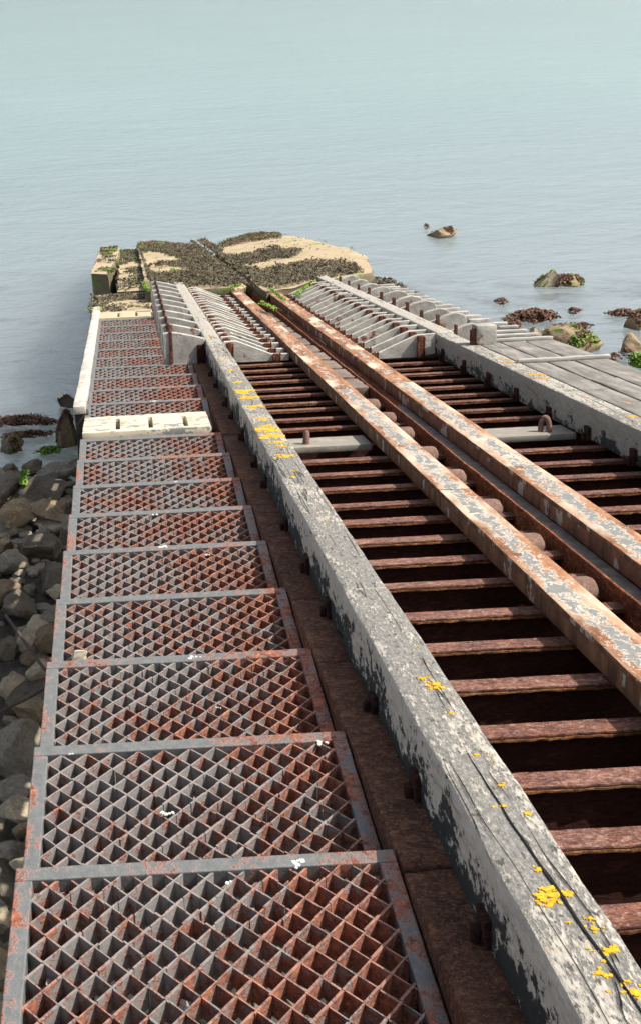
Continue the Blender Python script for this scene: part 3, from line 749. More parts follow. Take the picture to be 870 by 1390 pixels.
# low step, ledge and parapet
for _ in range(11000):
    x = rg.uniform(-.46, .33); g = rg.uniform(13.9, 25.6)
    q = noise.noise(Vector((x * 2.2, g * 1.6, 19))); q2 = noise.noise(Vector((x * 2, g * 4.5, 2)))
    if g < 16.2:
        if q2 < -.12: continue
        z = -.03; B = bm
        if q > .22 and q2 < .15: B = bg_
    elif x < -.10:
        if g < 18.5: continue
        z = .12
        if g < 24.2 and not (.16 < q < .30): continue
        B = br_ if g > 24.8 else (bg_ if q > .25 else bm)
    else:
        z = .04
        if g < 23.5 and q2 < .16: continue
        B = bm if rg.random() < .9 else bg_
    pl_clump(B, x, g, z + rg.random() * .03, rg.uniform(.03, .065))
tag(mesh_obj('seaweed', bm, MAT_WEED), 'dark bladder wrack carpeting the concrete slip end', 'seaweed', kind='stuff')
tag(mesh_obj('green_algae', bg_, MAT_WEEDG), 'bright green algae along the edges of the seaweed', 'algae', kind='stuff')
tag(mesh_obj('red_seaweed', br_, MAT_WEEDR), 'reddish weed along the seaward edge of the concrete', 'seaweed', kind='stuff')
bm = bmesh.new()
for _ in range(3200):
    g = rg.uniform(12.6, 15.6); x = 3.12 + (g - 11.2) * .085 + rg.uniform(-.14, .16)
    pl_clump(bm, x, g, .04 + rg.uniform(-.12, .03), rg.uniform(.035, .07))
tag(mesh_obj('seaweed', bm, MAT_WEED), 'dark weed bank along the right edge of the far racks', 'seaweed', kind='stuff')

# ================================================================== WALKWAY GRATINGS
rg = random.Random(7)
GW, GL = .862, .60
def grating_meshes(seed, width=GW):
    rr = random.Random(seed); x0, x1 = -.43, -.43 + width
    fb = bmesh.new(); B = .040
    rbox(fb, (x0, -B, -.042), (x1, 0, 0), (.05, .05, .05), .003, .0012, 14, seed)
    rbox(fb, (x0, -GL, -.042), (x1, -GL + B, 0), (.05, .05, .05), .003, .0012, 14, seed + 1)
    rbox(fb, (x0, -GL + B + .0005, -.0425), (x0 + B, -B - .0005, -.0004), (.05, .05, .05), .003, .0012, 14, seed + 2)
    rbox(fb, (x1 - B, -GL + B + .0005, -.0425), (x1, -B - .0005, -.0004), (.05, .05, .05), .003, .0012, 14, seed + 3)
    bb = bmesh.new(); c = .0703
    ax0, ax1, ay0, ay1 = x0 + B - .002, x1 - B + .002, -GL + B - .002, -B + .002
    def clip(k, sgn):
        # line y = sgn*x + k inside the opening
        pts = []
        for x in (ax0, ax1):
            y = sgn * x + k
            if ay0 <= y <= ay1: pts.append((x, y))
        for y in (ay0, ay1):
            x = (y - k) / sgn
            if ax0 < x < ax1: pts.append((x, y))
        pts.sort(); return pts[:2] if len(pts) >= 2 else None
    k = -2.0 + rr.uniform(0, c)
    while k < 2:
        for sgn, wd, zt in ((1, .0046, -.003), (-1, .0034, -.005)):
            s = clip(k, sgn)
            if s and (Vector(s[0]) - Vector(s[1])).length > .02:
                a, b = Vector(s[0]), Vector(s[1]); L = (b - a).length; n_ = max(1, int(L / (c * .707)))
                for i in range(n_):
                    p, q = a + (b - a) * i / n_, a + (b - a) * (i + 1) / n_
                    jj = Vector((rr.uniform(-1, 1), rr.uniform(-1, 1))) * .0019
                    bar(bb, p + jj, q + jj, wd * rr.uniform(.75, 1.5), -.062 + rr.uniform(-.004, .004), zt + rr.uniform(-.003, .001), .002, rr)
        k += c
    for _ in range(26):      # scale and grit caught in the cells
        cx_, cy_ = rr.uniform(ax0 + .03, ax1 - .03), rr.uniform(ay0 + .03, ay1 - .03)
        vs = bmesh.ops.create_icosphere(bb, subdivisions=1, radius=rr.uniform(.006, .016))['verts']
        for v in vs: v.co = Vector((v.co.x * rr.uniform(.8, 1.3) + cx_, v.co.y * rr.uniform(.8, 1.3) + cy_, v.co.z * .5 - rr.uniform(.03, .05)))
    return fb, bb
def blob(bm, x, y, z, r, rr, th=.003, el=1.0, n=12):
    ph = [rr.uniform(.55, 1.25) for _ in range(n)]
    c = bm.verts.new((x, y, z + th)); ring = []; low = []
    for i in range(n):
        a = 2 * pi * i / n
        ring.append(bm.verts.new((x + cos(a) * r * ph[i], y + sin(a) * r * el * ph[i], z + th * .7)))
        low.append(bm.verts.new((x + cos(a) * r * ph[i] * 1.06, y + sin(a) * r * el * ph[i] * 1.06, z - .002)))
    for i in range(n):
        j = (i + 1) % n; bm.faces.new((c, ring[i], ring[j])); bm.faces.new((ring[i], low[i], low[j], ring[j]))
tread_g = [0.58, 1.13, 1.70, 2.27, 2.845, 3.422, 3.996, 4.575, 5.12, 5.647, 6.20, 6.735, 7.89, 8.43, 8.957, 9.51, 10.04, 10.58, 11.17, 11.76, 12.34, 12.95]
glab = ['steel diamond grating directly under the photographer, just below the photo', 'steel diamond grating just under the lower photo edge', 
 'lowest steel grating, only its far rail peeping in at the bottom edge',
 'nearest full steel diamond grating at the bottom of the photo', 'steel grating second from the bottom, grey on the left and rusty on the right',
 'steel grating third from the bottom, mostly grey painted bars', 'steel grating fourth from the bottom with a pale pebble on its near left corner',
 'steel grating fifth from the bottom, rusty all across', 'steel grating sixth from the bottom, five short of the cream slotted plank',
 'steel grating four short of the cream slotted plank, counted from it', 'steel grating three short of the cream slotted plank',
 'steel grating last but one before the cream slotted plank', 
 'first steel grating past the cream slotted plank', 'second steel grating past the cream slotted plank', 'third steel grating past the cream slotted plank, rusty orange on the right',
 'fourth steel grating past the cream plank, beside the nearest left block', 'fifth steel grating past the cream slotted plank', 'sixth steel grating past the cream slotted plank',
 'fifth steel grating before the walkway ends', 'fourth steel grating before the walkway ends', 'third steel grating before the walkway ends', 'second to last steel grating, pale with sand',]
glab = glab[:len(tread_g)]
glab[11] = 'steel grating butting against the near side of the cream slotted plank'
glab[10] = 'steel grating second nearer than the cream slotted plank'
glab[9] = 'steel grating third nearer than the cream slotted plank'
glab[8] = 'steel grating fourth nearer than the cream slotted plank'
glab[7] = 'steel grating fifth nearer than the cream slotted plank, rusty all across'
glab[6] = 'steel grating fourth from the bottom with a pale pebble on its near left corner'
gmesh = []
for v in range(8):
    fb, bb = grating_meshes(50 + v)
    gmesh.append((fb, bb))
gdat = []
for v, (fb, bb) in enumerate(gmesh):
    a = mesh_obj('frame', fb, MAT_GR_FRAME); b = mesh_obj('bar_mesh', bb, MAT_GR_BAR)
    gdat.append((a, b))
usedv = set()
drops = {3: [(.21, -.03, .013), (.05, -.08, .006)], 4: [(.36, -.045, .010), (-.08, -.30, .010), (-.33, -.04, .004)], 5: [(.05, -.02, .012), (-.40, -.50, .011), (.10, -.30, .005)],
         6: [(-.05, -.5, .006)], 8: [(-.02, -.05, .010)], 7: [(.0, -.012, .012), (.17, -.10, .010)], 9: [(.1, -.02, .010)], 12: [(.05, -.02, .012), (.2, -.02, .008)], 10: [(-.1, -.2, .006)], 13: [(-.3, -.3, .010)]}
for i, g in enumerate(tread_g):
    root = empty('walkway_grating', S(0.115, g, 0), tilt=False)
    tag(root, glab[i], 'grating', 'steel gratings stepping down the walkway')
    v = i % 8; fa, ba = gdat[v]
    for src in (fa, ba):
        o = src if v not in usedv else src.copy()
        if v in usedv: COL.objects.link(o)
        o.parent = root
    usedv.add(v)
    if i in drops:
        bm = bmesh.new(); rr = random.Random(i)
        for (x, y, r) in drops[i]:
            for _ in range(7): blob(bm, x + rr.gauss(0, r * .9), y + rr.gauss(0, r * .45), .0002, r * rr.uniform(.12, .62), rr, .0012)
        mesh_obj('bird_dropping', bm, MAT_DROP, root)
# pale pebble on a grating
o = rock_mesh('pebble', .052, .030, .026, 77, MAT_PEBBLE); c = S(-.215, 3.575, 0); o.location = (c.x, c.y, S(0, 3.996, 0).z + .018)
tag(o, 'pale cream pebble lying on the fourth grating from the bottom', 'pebble')
# bearers below the gratings: stringer on the left edge
# cream slotted plank
def slotted(g0, g1, x0, x1, slots, label, name='slotted_plank', mat=MAT_SLOTTED):
    root = empty(name, S((x0 + x1) / 2, (g0 + g1) / 2, 0)); tag(root, label, 'plank')
    cx, cg = (x0 + x1) / 2, (g0 + g1) / 2; bm = bmesh.new()
    xs_ = [x0] + [e for s in slots for e in (s - .014, s + .014)] + [x1]
    ga, gb = g0 + (g1 - g0) * .12, g0 + (g1 - g0) * .80
    rbox(bm, (x0 - cx, gb - cg, -.06), (x1 - cx, g1 - cg, .012), .06, .004, .003, 9, 3)
    rbox(bm, (x0 - cx, g0 - cg, -.06), (x1 - cx, ga - cg - .0005, .0115), .06, .004, .003, 9, 3)
    for a, b in zip(xs_[::2], xs_[1::2]):
        rbox(bm, (a - cx, ga - cg, -.06), (b - cx, gb - cg - .0005, .012), .06, .003, .003, 9, 3)
    mesh_obj('board', bm, mat, root, smooth=30)
slotted(6.86, 7.34, -.305, .50, (-.085, .125, .345), 'cream painted plank with three dark slots, crossing the walkway between gratings')
slotted(13.02, 13.62, -.31, .30, (-.08, .13), 'pale sandy plank with two small notches at the far end of the walkway', mat=mat_plate('sandy_plank', (0.55, 0.44, 0.29), (0.34, 0.27, 0.18), .55))
# kerb and its wall
root = empty('kerb_wall', S(-.345, 10.8, 0)); tag(root, 'long pale kerb timber on a dark wall along the seaward left side of the walkway', 'kerb')
bm = bmesh.new(); rbox(bm, (-.044, -3.18, -.02), (.040, 3.3, .035), (.04, .15, .05), .006, .006, 4, 5, (1, .3, .6)); mesh_obj('coping', bm, MAT_KERB, root, smooth=30)
bm = bmesh.new(); rbox(bm, (-.040, -2.80, -.75), (.036, 3.2, -.0205), .3, .01, .02, 2, 8); rbox(bm, (-.050, -3.13, -3.4), (.046, -2.801, -.0205), .25, .01, .02, 2, 9); mesh_obj('wall', bm, mat_flat('dark_wall', (0.05, 0.045, 0.036), .9, 12, .5), root, smooth=30)  # whole wall in one very dark colour
def lichens(root, spots, zt, mat, seed, label=None, name='lichen'):
    bm = bmesh.new(); rr = random.Random(seed)
    for (x, g, r, n_) in spots:
        if n_ > 6: blob(bm, x, g, zt + .0004, r * .62, rr, .0024, .62, 17)
        elif n_ > 2: blob(bm, x, g, zt + .0004, r * .8, rr, .002, .7, 13)
        for _ in range(int(n_ * 2.2)):
            blob(bm, max(-.052, min(.052, x + rr.gauss(0, r * .85))), g + rr.gauss(0, r * .6), zt, r * rr.uniform(.10, .42), rr, .0018, rr.uniform(.6, 1.1), 13)
    return mesh_obj(name, bm, mat, root)
lichens(root, [(-.02, -2.6, .02, 5), (.0, -3.0, .02, 4), (.0, -1.9, .02, 3), (-.01, -2.2, .015, 4)], .034, MAT_LICHEN_O, 3)
lichens(root, [(0, 3.0, .05, 20), (0, 3.2, .05, 20)], .034, mat_flat('kerb_algae', (.25, .32, .03), .9), 4, name='algae')

# ================================================================== STRINGER CHANNEL between gratings and left beam
def seg_box(name, x0, x1, g0, g1, z0, z1, mat, label, cat, res=(.05, .1, .06), r=.006, amp=.004, freq=5, ns=(1, .3, 1), group=None, parts=True, part='timber', fn=None, seed=0, smooth=30):
    cx, cg = (x0 + x1) / 2, (g0 + g1) / 2
    root = empty(name, S(cx, cg, z1)); tag(root, label, cat, group)
    bm = bmesh.new(); rbox(bm, (x0 - cx, g0 - cg, z0 - z1), (x1 - cx, g1 - cg, 0), res, r, amp, freq, seed, ns, fn)
    mesh_obj(part, bm, mat, root, smooth=smooth)
    return root, cx, cg
gstart = -.6
ch = empty('edge_channel', S(.61, 4.4, 0)); tag(ch, 'dark rusty steel channel running between the gratings and the left timber beam', 'channel')
rr = random.Random(3); bm = bmesh.new(); y = -5.0
while y < 5.0:
    L = .56; zz = rr.uniform(-.004, .004) - .006
    rbox(bm, (-.058, y, -.16), (.058, y + L - .004, zz), (.03, .05, .04), .007, .005, 11, rr.uniform(0, 50), (.7, .3, .8)); y += L
mesh_obj('web', bm, MAT_CHAN, ch, smooth=25)

# ================================================================== LONG TIMBER BEAMS
def cleats(root, xs_side, gs, zc, hh=.10, sgn=-1, mat=MAT_CLEAT):
    rr = random.Random(5)
    for g in gs:
        bm = bmesh.new(); h = hh * rr.uniform(.85, 1.15)
        rbox(bm, (xs_side - (.016 if sgn < 0 else .001), g - .030, zc), (xs_side + (.001 if sgn < 0 else .016), g + .030, zc + h), .02, .004, .004, 25, rr.uniform(0, 9))
        rbox(bm, (xs_side + (-.034 if sgn < 0 else .0165), g - .012, zc), (xs_side + (-.0165 if sgn < 0 else .034), g + .012, zc + h * .55), .02, .004, .003, 25, rr.uniform(0, 9))
        mesh_obj('bracket', bm, mat, root, smooth=30)
B1 = [(-.7, 1.2, .664, .806, 'part of the left timber beam under the lower edge of the photo'),
      (1.2, 3.455, .660, .808, 'nearest length of the thick left timber beam, split by a crack and spotted with yellow lichen'),
      (3.462, 5.63, .663, .804, 'middle length of the left timber beam between its two joints, mostly bare'),
      (5.637, 9.36, .662, .800, 'far grey length of the left timber beam with dense yellow lichen near its joint')]
beams = []
for i, (a, b, x0, x1, lab) in enumerate(B1):
    r_, cx, cg = seg_box('timber_beam', x0, x1, a, b, -.016, .185, MAT_BEAM, lab, 'beam', (.035, .05, .045), .009, .0045, 3.5, (1, .2, .3), 'timber lengths of the left beam', seed=i * 7)
    beams.append((r_, cx, cg))
    gs = [g - cg for g in [.575 * k + .17 + .09 * sin(k * 2.3) for k in range(0, 16)] if a + .05 < g < b - .05]
    cleats(r_, x0 - cx, gs, -.190, .060)
spot_sets = [None,
 [(-.002, 1.815, .022, 12), (-.02, 1.80, .012, 5), (.02, 1.82, .012, 4), (.037, 1.655, .018, 8), (.040, 1.742, .009, 3), (.036, 1.715, .009, 4), (.0, 1.735, .006, 3), (.027, 2.72, .017, 10), (.006, 2.757, .012, 7), (.038, 2.70, .008, 3),
  (.044, 2.628, .006, 2), (.023, 2.556, .008, 3), (.037, 2.431, .007, 2), (.019, 2.343, .010, 4), (.032, 2.204, .010, 4), (.009, 2.122, .009, 3), (.050, 2.09, .010, 4), (.003, 1.897, .009, 3), (.042, 2.97, .005, 2), (.03, 2.85, .006, 2), (.045, 2.31, .006, 2), (.02, 2.9, .004, 1), (.0, 1.60, .012, 4), (.035, 1.55, .02, 7)],
 [(.02, 5.5, .02, 6), (.0, 5.3, .03, 9), (.0, 5.0, .012, 3), (-.02, 4.9, .012, 4), (.02, 4.7, .008, 3), (.0, 4.2, .008, 2), (.02, 4.35, .006, 2), (-.01, 3.7, .006, 2), (.01, 5.6, .03, 9)],
 [(.0, 5.9, .05, 18), (.01, 5.75, .045, 16), (.0, 6.2, .035, 10), (.0, 6.55, .04, 14), (.01, 6.85, .045, 16), (.0, 7.05, .05, 16), (.0, 7.4, .03, 8), (.0, 7.9, .03, 8), (.0, 8.4, .03, 6), (.0, 8.9, .02, 5), (.0, 6.0, .03, 9)]]
for (r_, cx, cg), sp in zip(beams, spot_sets):
    if sp: lichens(r_, [(x, g - cg, r, n_) for x, g, r, n_ in sp], .0004, MAT_LICHEN if cg < 5 else MAT_LICHEN_O if cg > 50 else MAT_LICHEN, int(cg * 10))
# open drying crack in the nearest length: a thin black strip painting the shade inside the split
r_, cx, cg = beams[1]
bm = bmesh.new(); prev = None
for i in range(44):
    g = 1.45 + i * .021; x = .030 + .016 * sin(g * 2.1) - (g - 1.35) * .012 + noise.noise(Vector((g * 9, 0, 0))) * .004
    wd = .0030 * max(.08, 1 - abs(i - 18) / 27) * (1 + .5 * noise.noise(Vector((g * 20, 3, 0))))
    a = bm.verts.new((x - wd, g - cg, .0028)); b = bm.verts.new((x + wd, g - cg, .0028)); c_ = bm.verts.new((x + wd, g - cg, -.004)); d_ = bm.verts.new((x - wd, g - cg, -.004))
    if prev:
        for k in range(4): bm.faces.new((prev[k], prev[(k + 1) % 4], (a, b, c_, d_)[(k + 1) % 4], (a, b, c_, d_)[k]))
    prev = (a, b, c_, d_)
mesh_obj('crack', bm, MAT_CRACK_SHADE, r_)
r_, cx, cg = seg_box('timber_beam', .665, .792, 9.37, 15.2, -.016, .190, MAT_BEAM_PALE, 'pale far end of the left timber beam running up between the rib racks', 'beam', (.035, .08, .05), .008, .004, 3.5, (1, .2, .3), 'timber lengths of the left beam', seed=44)
lichens(r_, [(.0, 9.7 - cg, .03, 8), (.0, 10.2 - cg, .02, 5)], -.001, MAT_LICHEN_O, 71)
# right beam
r_, cx, cg = seg_box('timber_beam', 2.515, 2.655, 2.0, 9.12, .004, .187, MAT_BEAM_R, 'thick grey timber beam along the left edge of the plank deck', 'beam', (.035, .06, .045), .009, .005, 3.5, (1, .2, .3), seed=61)
cleats(r_, 2.515 - cx, [g - cg for g in [2.6 + .575 * k for k in range(12)] if g < 9.0], -.188, .085)
lichens(r_, [(.0, 7.6 - cg, .03, 8), (.02, 7.75 - cg, .02, 5), (.02, 7.1 - cg, .04, 12), (.01, 6.95 - cg, .03, 6), (.03, 5.75 - cg, .03, 4), (.02, 6.3 - cg, .015, 4)], .0004, MAT_LICHEN_O, 31)
r_, cx, cg = seg_box('timber_beam', 2.515, 2.655, 9.128, 15.0, .004, .200, MAT_BEAM_PALE, 'pale far length of the right timber beam between the ribs and the right blocks', 'beam', (.035, .08, .05), .008, .004, 3.5, (1, .2, 1), seed=62)
# steel girders carrying the slip
for x0, x1, lab in ((.655, .81, 'deep dark steel girder beneath the left timber beam'), (1.34, 1.47, 'deep dark steel girder beneath the left rail'), (1.80, 1.93, 'deep dark steel girder beneath the right rail'), (2.52, 2.65, 'deep dark steel girder beneath the right timber beam'), (-.28, -.20, 'steel girder under the left side of the walkway')):
    top = -.245 if x0 > 0 else -.125
    cx = (x0 + x1) / 2; root = empty('girder', S(cx, 6.8, top)); tag(root, lab, 'girder')
    bm = bmesh.new()
    rbox(bm, (-.07, -8, -.014), (.07, 7.6, 0), .5, .002); rbox(bm, (-.07, -8, -.40), (.07, 7.6, -.386), .5, .002); rbox(bm, (-.008, -8, -.3855), (.008, 7.6, -.0145), .5, .002)
    mesh_obj('i_beam', bm, MAT_WEB, root)
seg_box('gap_blocker', 2.622, 2.652, -.5, 15, -.40, -.002, MAT_WEB, 'added dark board blocking the lit gap under the right timber beam', 'plank', (.05, .4, .1), .004, .003, 4, part='board')  # added board: keeps the lit sea from showing through the crossbeam gaps
# piers
for g in (3.0, 6.5, 10.0, 13.2):
    for cx in (.72, 2.58):
        top = S(cx, g, -.66); z0 = -1.5
        bm = bmesh.new(); rbox(bm, (-.16, -.16, z0 - top.z), (.16, .16, 0), .2, .02, .01, 3, g)
        o = mesh_obj('pier', bm, mat_flat('pier_concrete', (.12, .10, .08), .9, 9, .4) if 'pier_concrete' not in D.materials else D.materials['pier_concrete'], loc=top)
        tag(o, 'rough concrete pier hidden in the dark under the slipway', 'pier', 'concrete piers under the slipway')

# ================================================================== CROSS MEMBERS
def slat_thing(seed):
    rr = random.Random(seed)
    root = empty('cross_beam', (0, 0, 0)); bm = bmesh.new()
    def ragged(p):
        q = p.copy()
        e = noise.noise(Vector((p.x * 5, seed, 0))) * .003 + noise.noise(Vector((p.x * 30, seed, 3))) * .0045
        if p.y < -.03: q.y += e
        else: q.y += e * .4
        q.z += noise.noise(Vector((p.x * 5, seed + 7, p.y * 20))) * .0006
        return q
    rbox(bm, (-.96, -.068, -.007), (.90, 0, 0), (.014, .018, .02), .0008, .0012, 34, seed, (.3, 1.3, .5), ragged)
    rbox(bm, (-.96, -.070, -.017), (.90, -.006, -.0095), (.014, .02, .02), .0008, .0022, 30, seed + 5, (.3, 2.0, .5), ragged, 1)
    mesh_obj('flange', bm, (MAT_SLAT, MAT_LIP), root, smooth=22)
    bm = bmesh.new()
    rbox(bm, (-.96, -.044, -.215), (.90, -.034, -.0225), (.12, .02, .05), .002, .003, 8, seed)
    mesh_obj('web', bm, MAT_WEB, root)
    return root
sprotos = [slat_thing(s) for s in range(1, 13)]
used = set(); ordn = ['first', 'second', 'third', 'fourth', 'fifth', 'sixth', 'seventh', 'eighth', 'ninth', 'tenth', 'eleventh', 'twelfth', 'thirteenth', 'fourteenth', 'fifteenth', 'sixteenth', 'seventeenth', 'eighteenth', 'nineteenth', 'twentieth', 'twenty first', 'twenty second']
slat_g = [2.577 + .2785 * k for k in range(-6, 25)]
near = [g for g in slat_g if g < 6.15]; farr = [g for g in slat_g if g > 6.60]
rr = random.Random(9)
for g in near + farr:
    if g > 9.6: continue
    k = rr.randrange(12); o = sprotos[k] if k not in used else copy_thing(sprotos[k], (0, 0, 0)); used.add(k)
    o.location = S(1.655 + .06, g + rr.uniform(-.012, .012), rr.uniform(-.007, .003)); o.scale = (1, rr.uniform(.82, 1.12), 1)
    o.rotation_euler = (-ALPHA + rr.uniform(-.01, .01), 0, rr.uniform(-.004, .004))
    if g in near: lab = 'rusty flaking crossbeam under the rails, %s nearer than the pale bolted plank' % ordn[len(near) - 1 - near.index(g)]
    else: lab = 'rusty flaking crossbeam under the rails, %s beyond the pale bolted plank' % ordn[farr.index(g)]
    tag(o, lab, 'crossbeam', 'rusty crossbeams under the rails')
for k in range(12):
    if k not in used:
        for c in list(sprotos[k].children): D.objects.remove(c)
        D.objects.remove(sprotos[k])
# pale bolted plank with its two rings
for x0, x1, ux, lab in ((.812, 1.352, .995, 'left'), (1.935, 2.51, 2.36, 'right')):
    r_, cx, cg = seg_box('bolted_plank', x0, x1, 6.20, 6.43, -.03, .006, MAT_BOLTPLATE, 'pale flaking plank with an iron %s, across the %s bay of crossbeams' % ('peg' if lab == 'left' else 'ring', lab), 'plank', (.05, .04, .03), .004, .003, 12, (1, 1, .6), part='board', seed=cx)
    bm = bmesh.new()
    if lab == 'left':
        tube(bm, [(0, 0, -.01), (.001, 0, .03), (.002, .003, .062), (.003, .006, .074)], [.021, .019, .018, .011], 12)
    else:
        tube(bm, [(.020 * -cos(pi * i / 14), -.012 * -cos(pi * i / 14), .066 * sin(pi * i / 14) + (.012 if 0 < i < 14 else -.02)) for i in range(15)], .0155, 12)
    bmesh.ops.translate(bm, verts=bm.verts[:], vec=(ux - cx, 6.28 - cg, .004)); mesh_obj('peg' if lab == 'left' else 'ring', bm, MAT_ROLLER, r_, smooth=60)

# ================================================================== RAILS
def rail(x0, x1, g0, g1, mat, label, seed):
    cx, cg = (x0 + x1) / 2, (g0 + g1) / 2; hw = (x1 - x0) / 2
    root = empty('slip_rail', S(cx, cg, .10)); tag(root, label, 'rail', 'rusty rails of the boat slip')
    bm = bmesh.new(); rbox(bm, (-hw, g0 - cg, -.022), (hw, g1 - cg, 0), (.03, .06, .02), .005, .0022, 6, seed, (1, .2, .7)); mesh_obj('head', bm, mat, root, smooth=30)
    bm = bmesh.new(); rbox(bm, (-hw + .006, g0 - cg, -.092), (hw - .006, g1 - cg, -.0225), (.05, .08, .03), .004, .003, 6, seed + 3, (1, .2, 1)); mesh_obj('web', bm, mat, root, smooth=30)
rail(1.362, 1.502, -.6, 4.86, MAT_RAIL, 'nearest length of the left rail with flaking grey and white paint', 1)
rail(1.362, 1.502, 4.866, 7.42, MAT_RAIL, 'middle length of the left rail, white streaked paint up to its pale joint', 2)
rail(1.362, 1.500, 7.426, 15.3, MAT_RAIL_FAR, 'far orange rusted length of the left rail, running into the seaweed', 3)
rail(1.778, 1.926, 1.0, 5.2, MAT_RAIL, 'nearest length of the right rail with grey flaked paint at the photo edge', 4)
rail(1.778, 1.926, 5.206, 7.55, MAT_RAIL, 'middle length of the right rail with grey painted top', 5)
rail(1.778, 1.922, 7.556, 14.6, MAT_RAIL_FAR, 'far orange rusted length of the right rail, ending at the concrete slab', 6)
# inner gutter beside the right rail
root = empty('gutter', S(1.72, 7.2, 0)); tag(root, 'rusty steel gutter with raised lip running along the inside of the right rail', 'gutter')
bm = bmesh.new(); rbox(bm, (-.052, -7.0, -.09), (-.040, 7.6, .050), (.02, .07, .03), .003, .0035, 7, 2, (1, .2, 1)); mesh_obj('lip', bm, MAT_ORANGE, root, smooth=30)
bm = bmesh.new(); rbox(bm, (-.0395, -7.0, -.004), (.0575, 0.0, .012), (.03, .1, .02), .002, .003, 7, 4, (1, .2, 1)); mesh_obj('floor', bm, MAT_GREYSTEEL, root, smooth=30)
bm = bmesh.new(); rbox(bm, (-.0395, 0.003, -.004), (.0575, 7.6, .012), (.03, .1, .02), .002, .003, 7, 4, (1, .2, 1)); mesh_obj('floor', bm, MAT_ORANGE, root, smooth=30)
root = empty('keel_trough', S(1.58, 7.2, -.10)); tag(root, 'orange rusted steel plate floor between the two rails, under the rollers', 'plate')
bm = bmesh.new(); rbox(bm, (-.085, -7.0, -.02), (.085, 7.6, 0), (.04, .08, .02), .003, .004, 6, 7); mesh_obj('plate', bm, MAT_ORANGE, root, smooth=30)
# rollers: short drums with bevelled ends
def roller_proto():
    root = empty('keel_roller', (0, 0, 0)); bm = bmesh.new()
    prof = [(-.075, .0), (-.075, .056), (-.065, .062), (.034, .060), (.050, .054), (.061, .036), (.064, 0.0)]
    seg = 18; rings = []
    for x, r in prof:
        rings.append([bm.verts.new((x, cos(2 * pi * k / seg) * max(r, .001), sin(2 * pi * k / seg) * max(r, .001))) for k in range(seg)])
    for a, b in zip(rings, rings[1:]):
        for k in range(seg): bm.faces.new((a[k], b[k], b[(k + 1) % seg], a[(k + 1) % seg]))
    bmesh.ops.recalc_face_normals(bm, faces=bm.faces[:])
    mesh_obj('drum', bm, MAT_ROLLER, root, smooth=35)
    return root
rp = roller_proto(); rgs = [1.55, 2.13, 2.70, 3.27, 3.81, 4.333, 4.846, 5.391, 5.896, 6.40, 6.84, 7.28]
n_ = 0
for i, g in enumerate(rgs):
    o = rp if i == 0 else copy_thing(rp, (0, 0, 0))
    o.location = S(1.578, g, -.012); o.rotation_euler = (-ALPHA + .4 * i, 0, rr.uniform(-.05, .05))
    k = len(rgs) - 1 - i
    tag(o, 'rusty keel roller between the rails, %s counting toward the camera from the wooden keel blocks' % ordn[k], 'roller', 'keel rollers between the rails')
for i in range(len(rgs)):
    pass
for i in range(11):
    g = 7.72 + i * .47; r_, cx, cg = seg_box('keel_block', 1.508, 1.662, g, g + .36, -.09, .045 - .004 * i, MAT_BLOCKDK, 'dark wooden keel block between the far rails, %s beyond the rollers' % ordn[i], 'block', (.05, .08, .05), .008, .006, 9, (1, 1, 1), 'wooden keel blocks between the far rails', part='wood', seed=i)

# ================================================================== RIB RACKS
def rib(kind):
    root = empty('rack_rib', (0, 0, 0)); bm = bmesh.new(); T = .030
    if kind == 'L':      # from left beam (x=.80) down to left rail (1.36); origin at x=.80
        prism(bm, [(.002, .03), (.002, .186), (.10, .190), (.125, .182), (.395, .070), (.545, .066), (.545, .006), (.13, .004)], 0, T, .004)
        mesh_obj('board', bm, MAT_RIB, root, smooth=30)
        spots = ((.045, .190, .010), (.435, .085, .006))
    else:                # from right rail (1.93) up to right beam (2.51); origin at x=1.93
        prism(bm, [(.004, .006), (.004, .050), (.125, .066), (.40, .182), (.43, .192), (.578, .196), (.578, .03), (.42, .006)], 0, T, .004)
        mesh_obj('board', bm, MAT_RIB, root, smooth=30)
        spots = ((.450, .196, .010), (.075, .078, .006))
    for x, zt, wd in spots:
        bm = bmesh.new()
        rbox(bm, (x - .022, -.034, .004), (x + .022, -.001, zt - .012), (.02, .02, .03), .004, .004, 30, x)
        rbox(bm, (x - .030, -.052, .02), (x - .012, -.0345, zt * .7), (.02, .02, .03), .003, .003, 30, x + 2)
        rbox(bm, (x + .026, -.020, .004), (x + .040, -.001, zt * .9), (.02, .02, .03), .003, .003, 30, x + 3)
        mesh_obj('bracket', bm, MAT_BRACKET, root, smooth=30)
    return root
for kind, x, g0, side in (('L', .802, 9.36, 'left'), ('R', 1.932, 9.15, 'right')):
    pr = rib(kind)
    for k in range(19):
        o = pr if k == 0 else copy_thing(pr, (0, 0, 0))
        g = g0 + .2785 * k
        o.location = S(x, g + rr.uniform(-.012, .012), rr.uniform(-.006, .006)); o.rotation_euler = (-ALPHA + rr.uniform(-.05, .05), rr.uniform(-.014, .014), rr.uniform(-.022, .022))
        tag(o, ('pale angled timber rib in the rack %s of the rails, %s from the front' % (side, ordn[k])) if k else 'front timber rib of the rack %s of the rails, its whole pale face showing' % side, 'rib', 'timber ribs of the %s rack' % side)
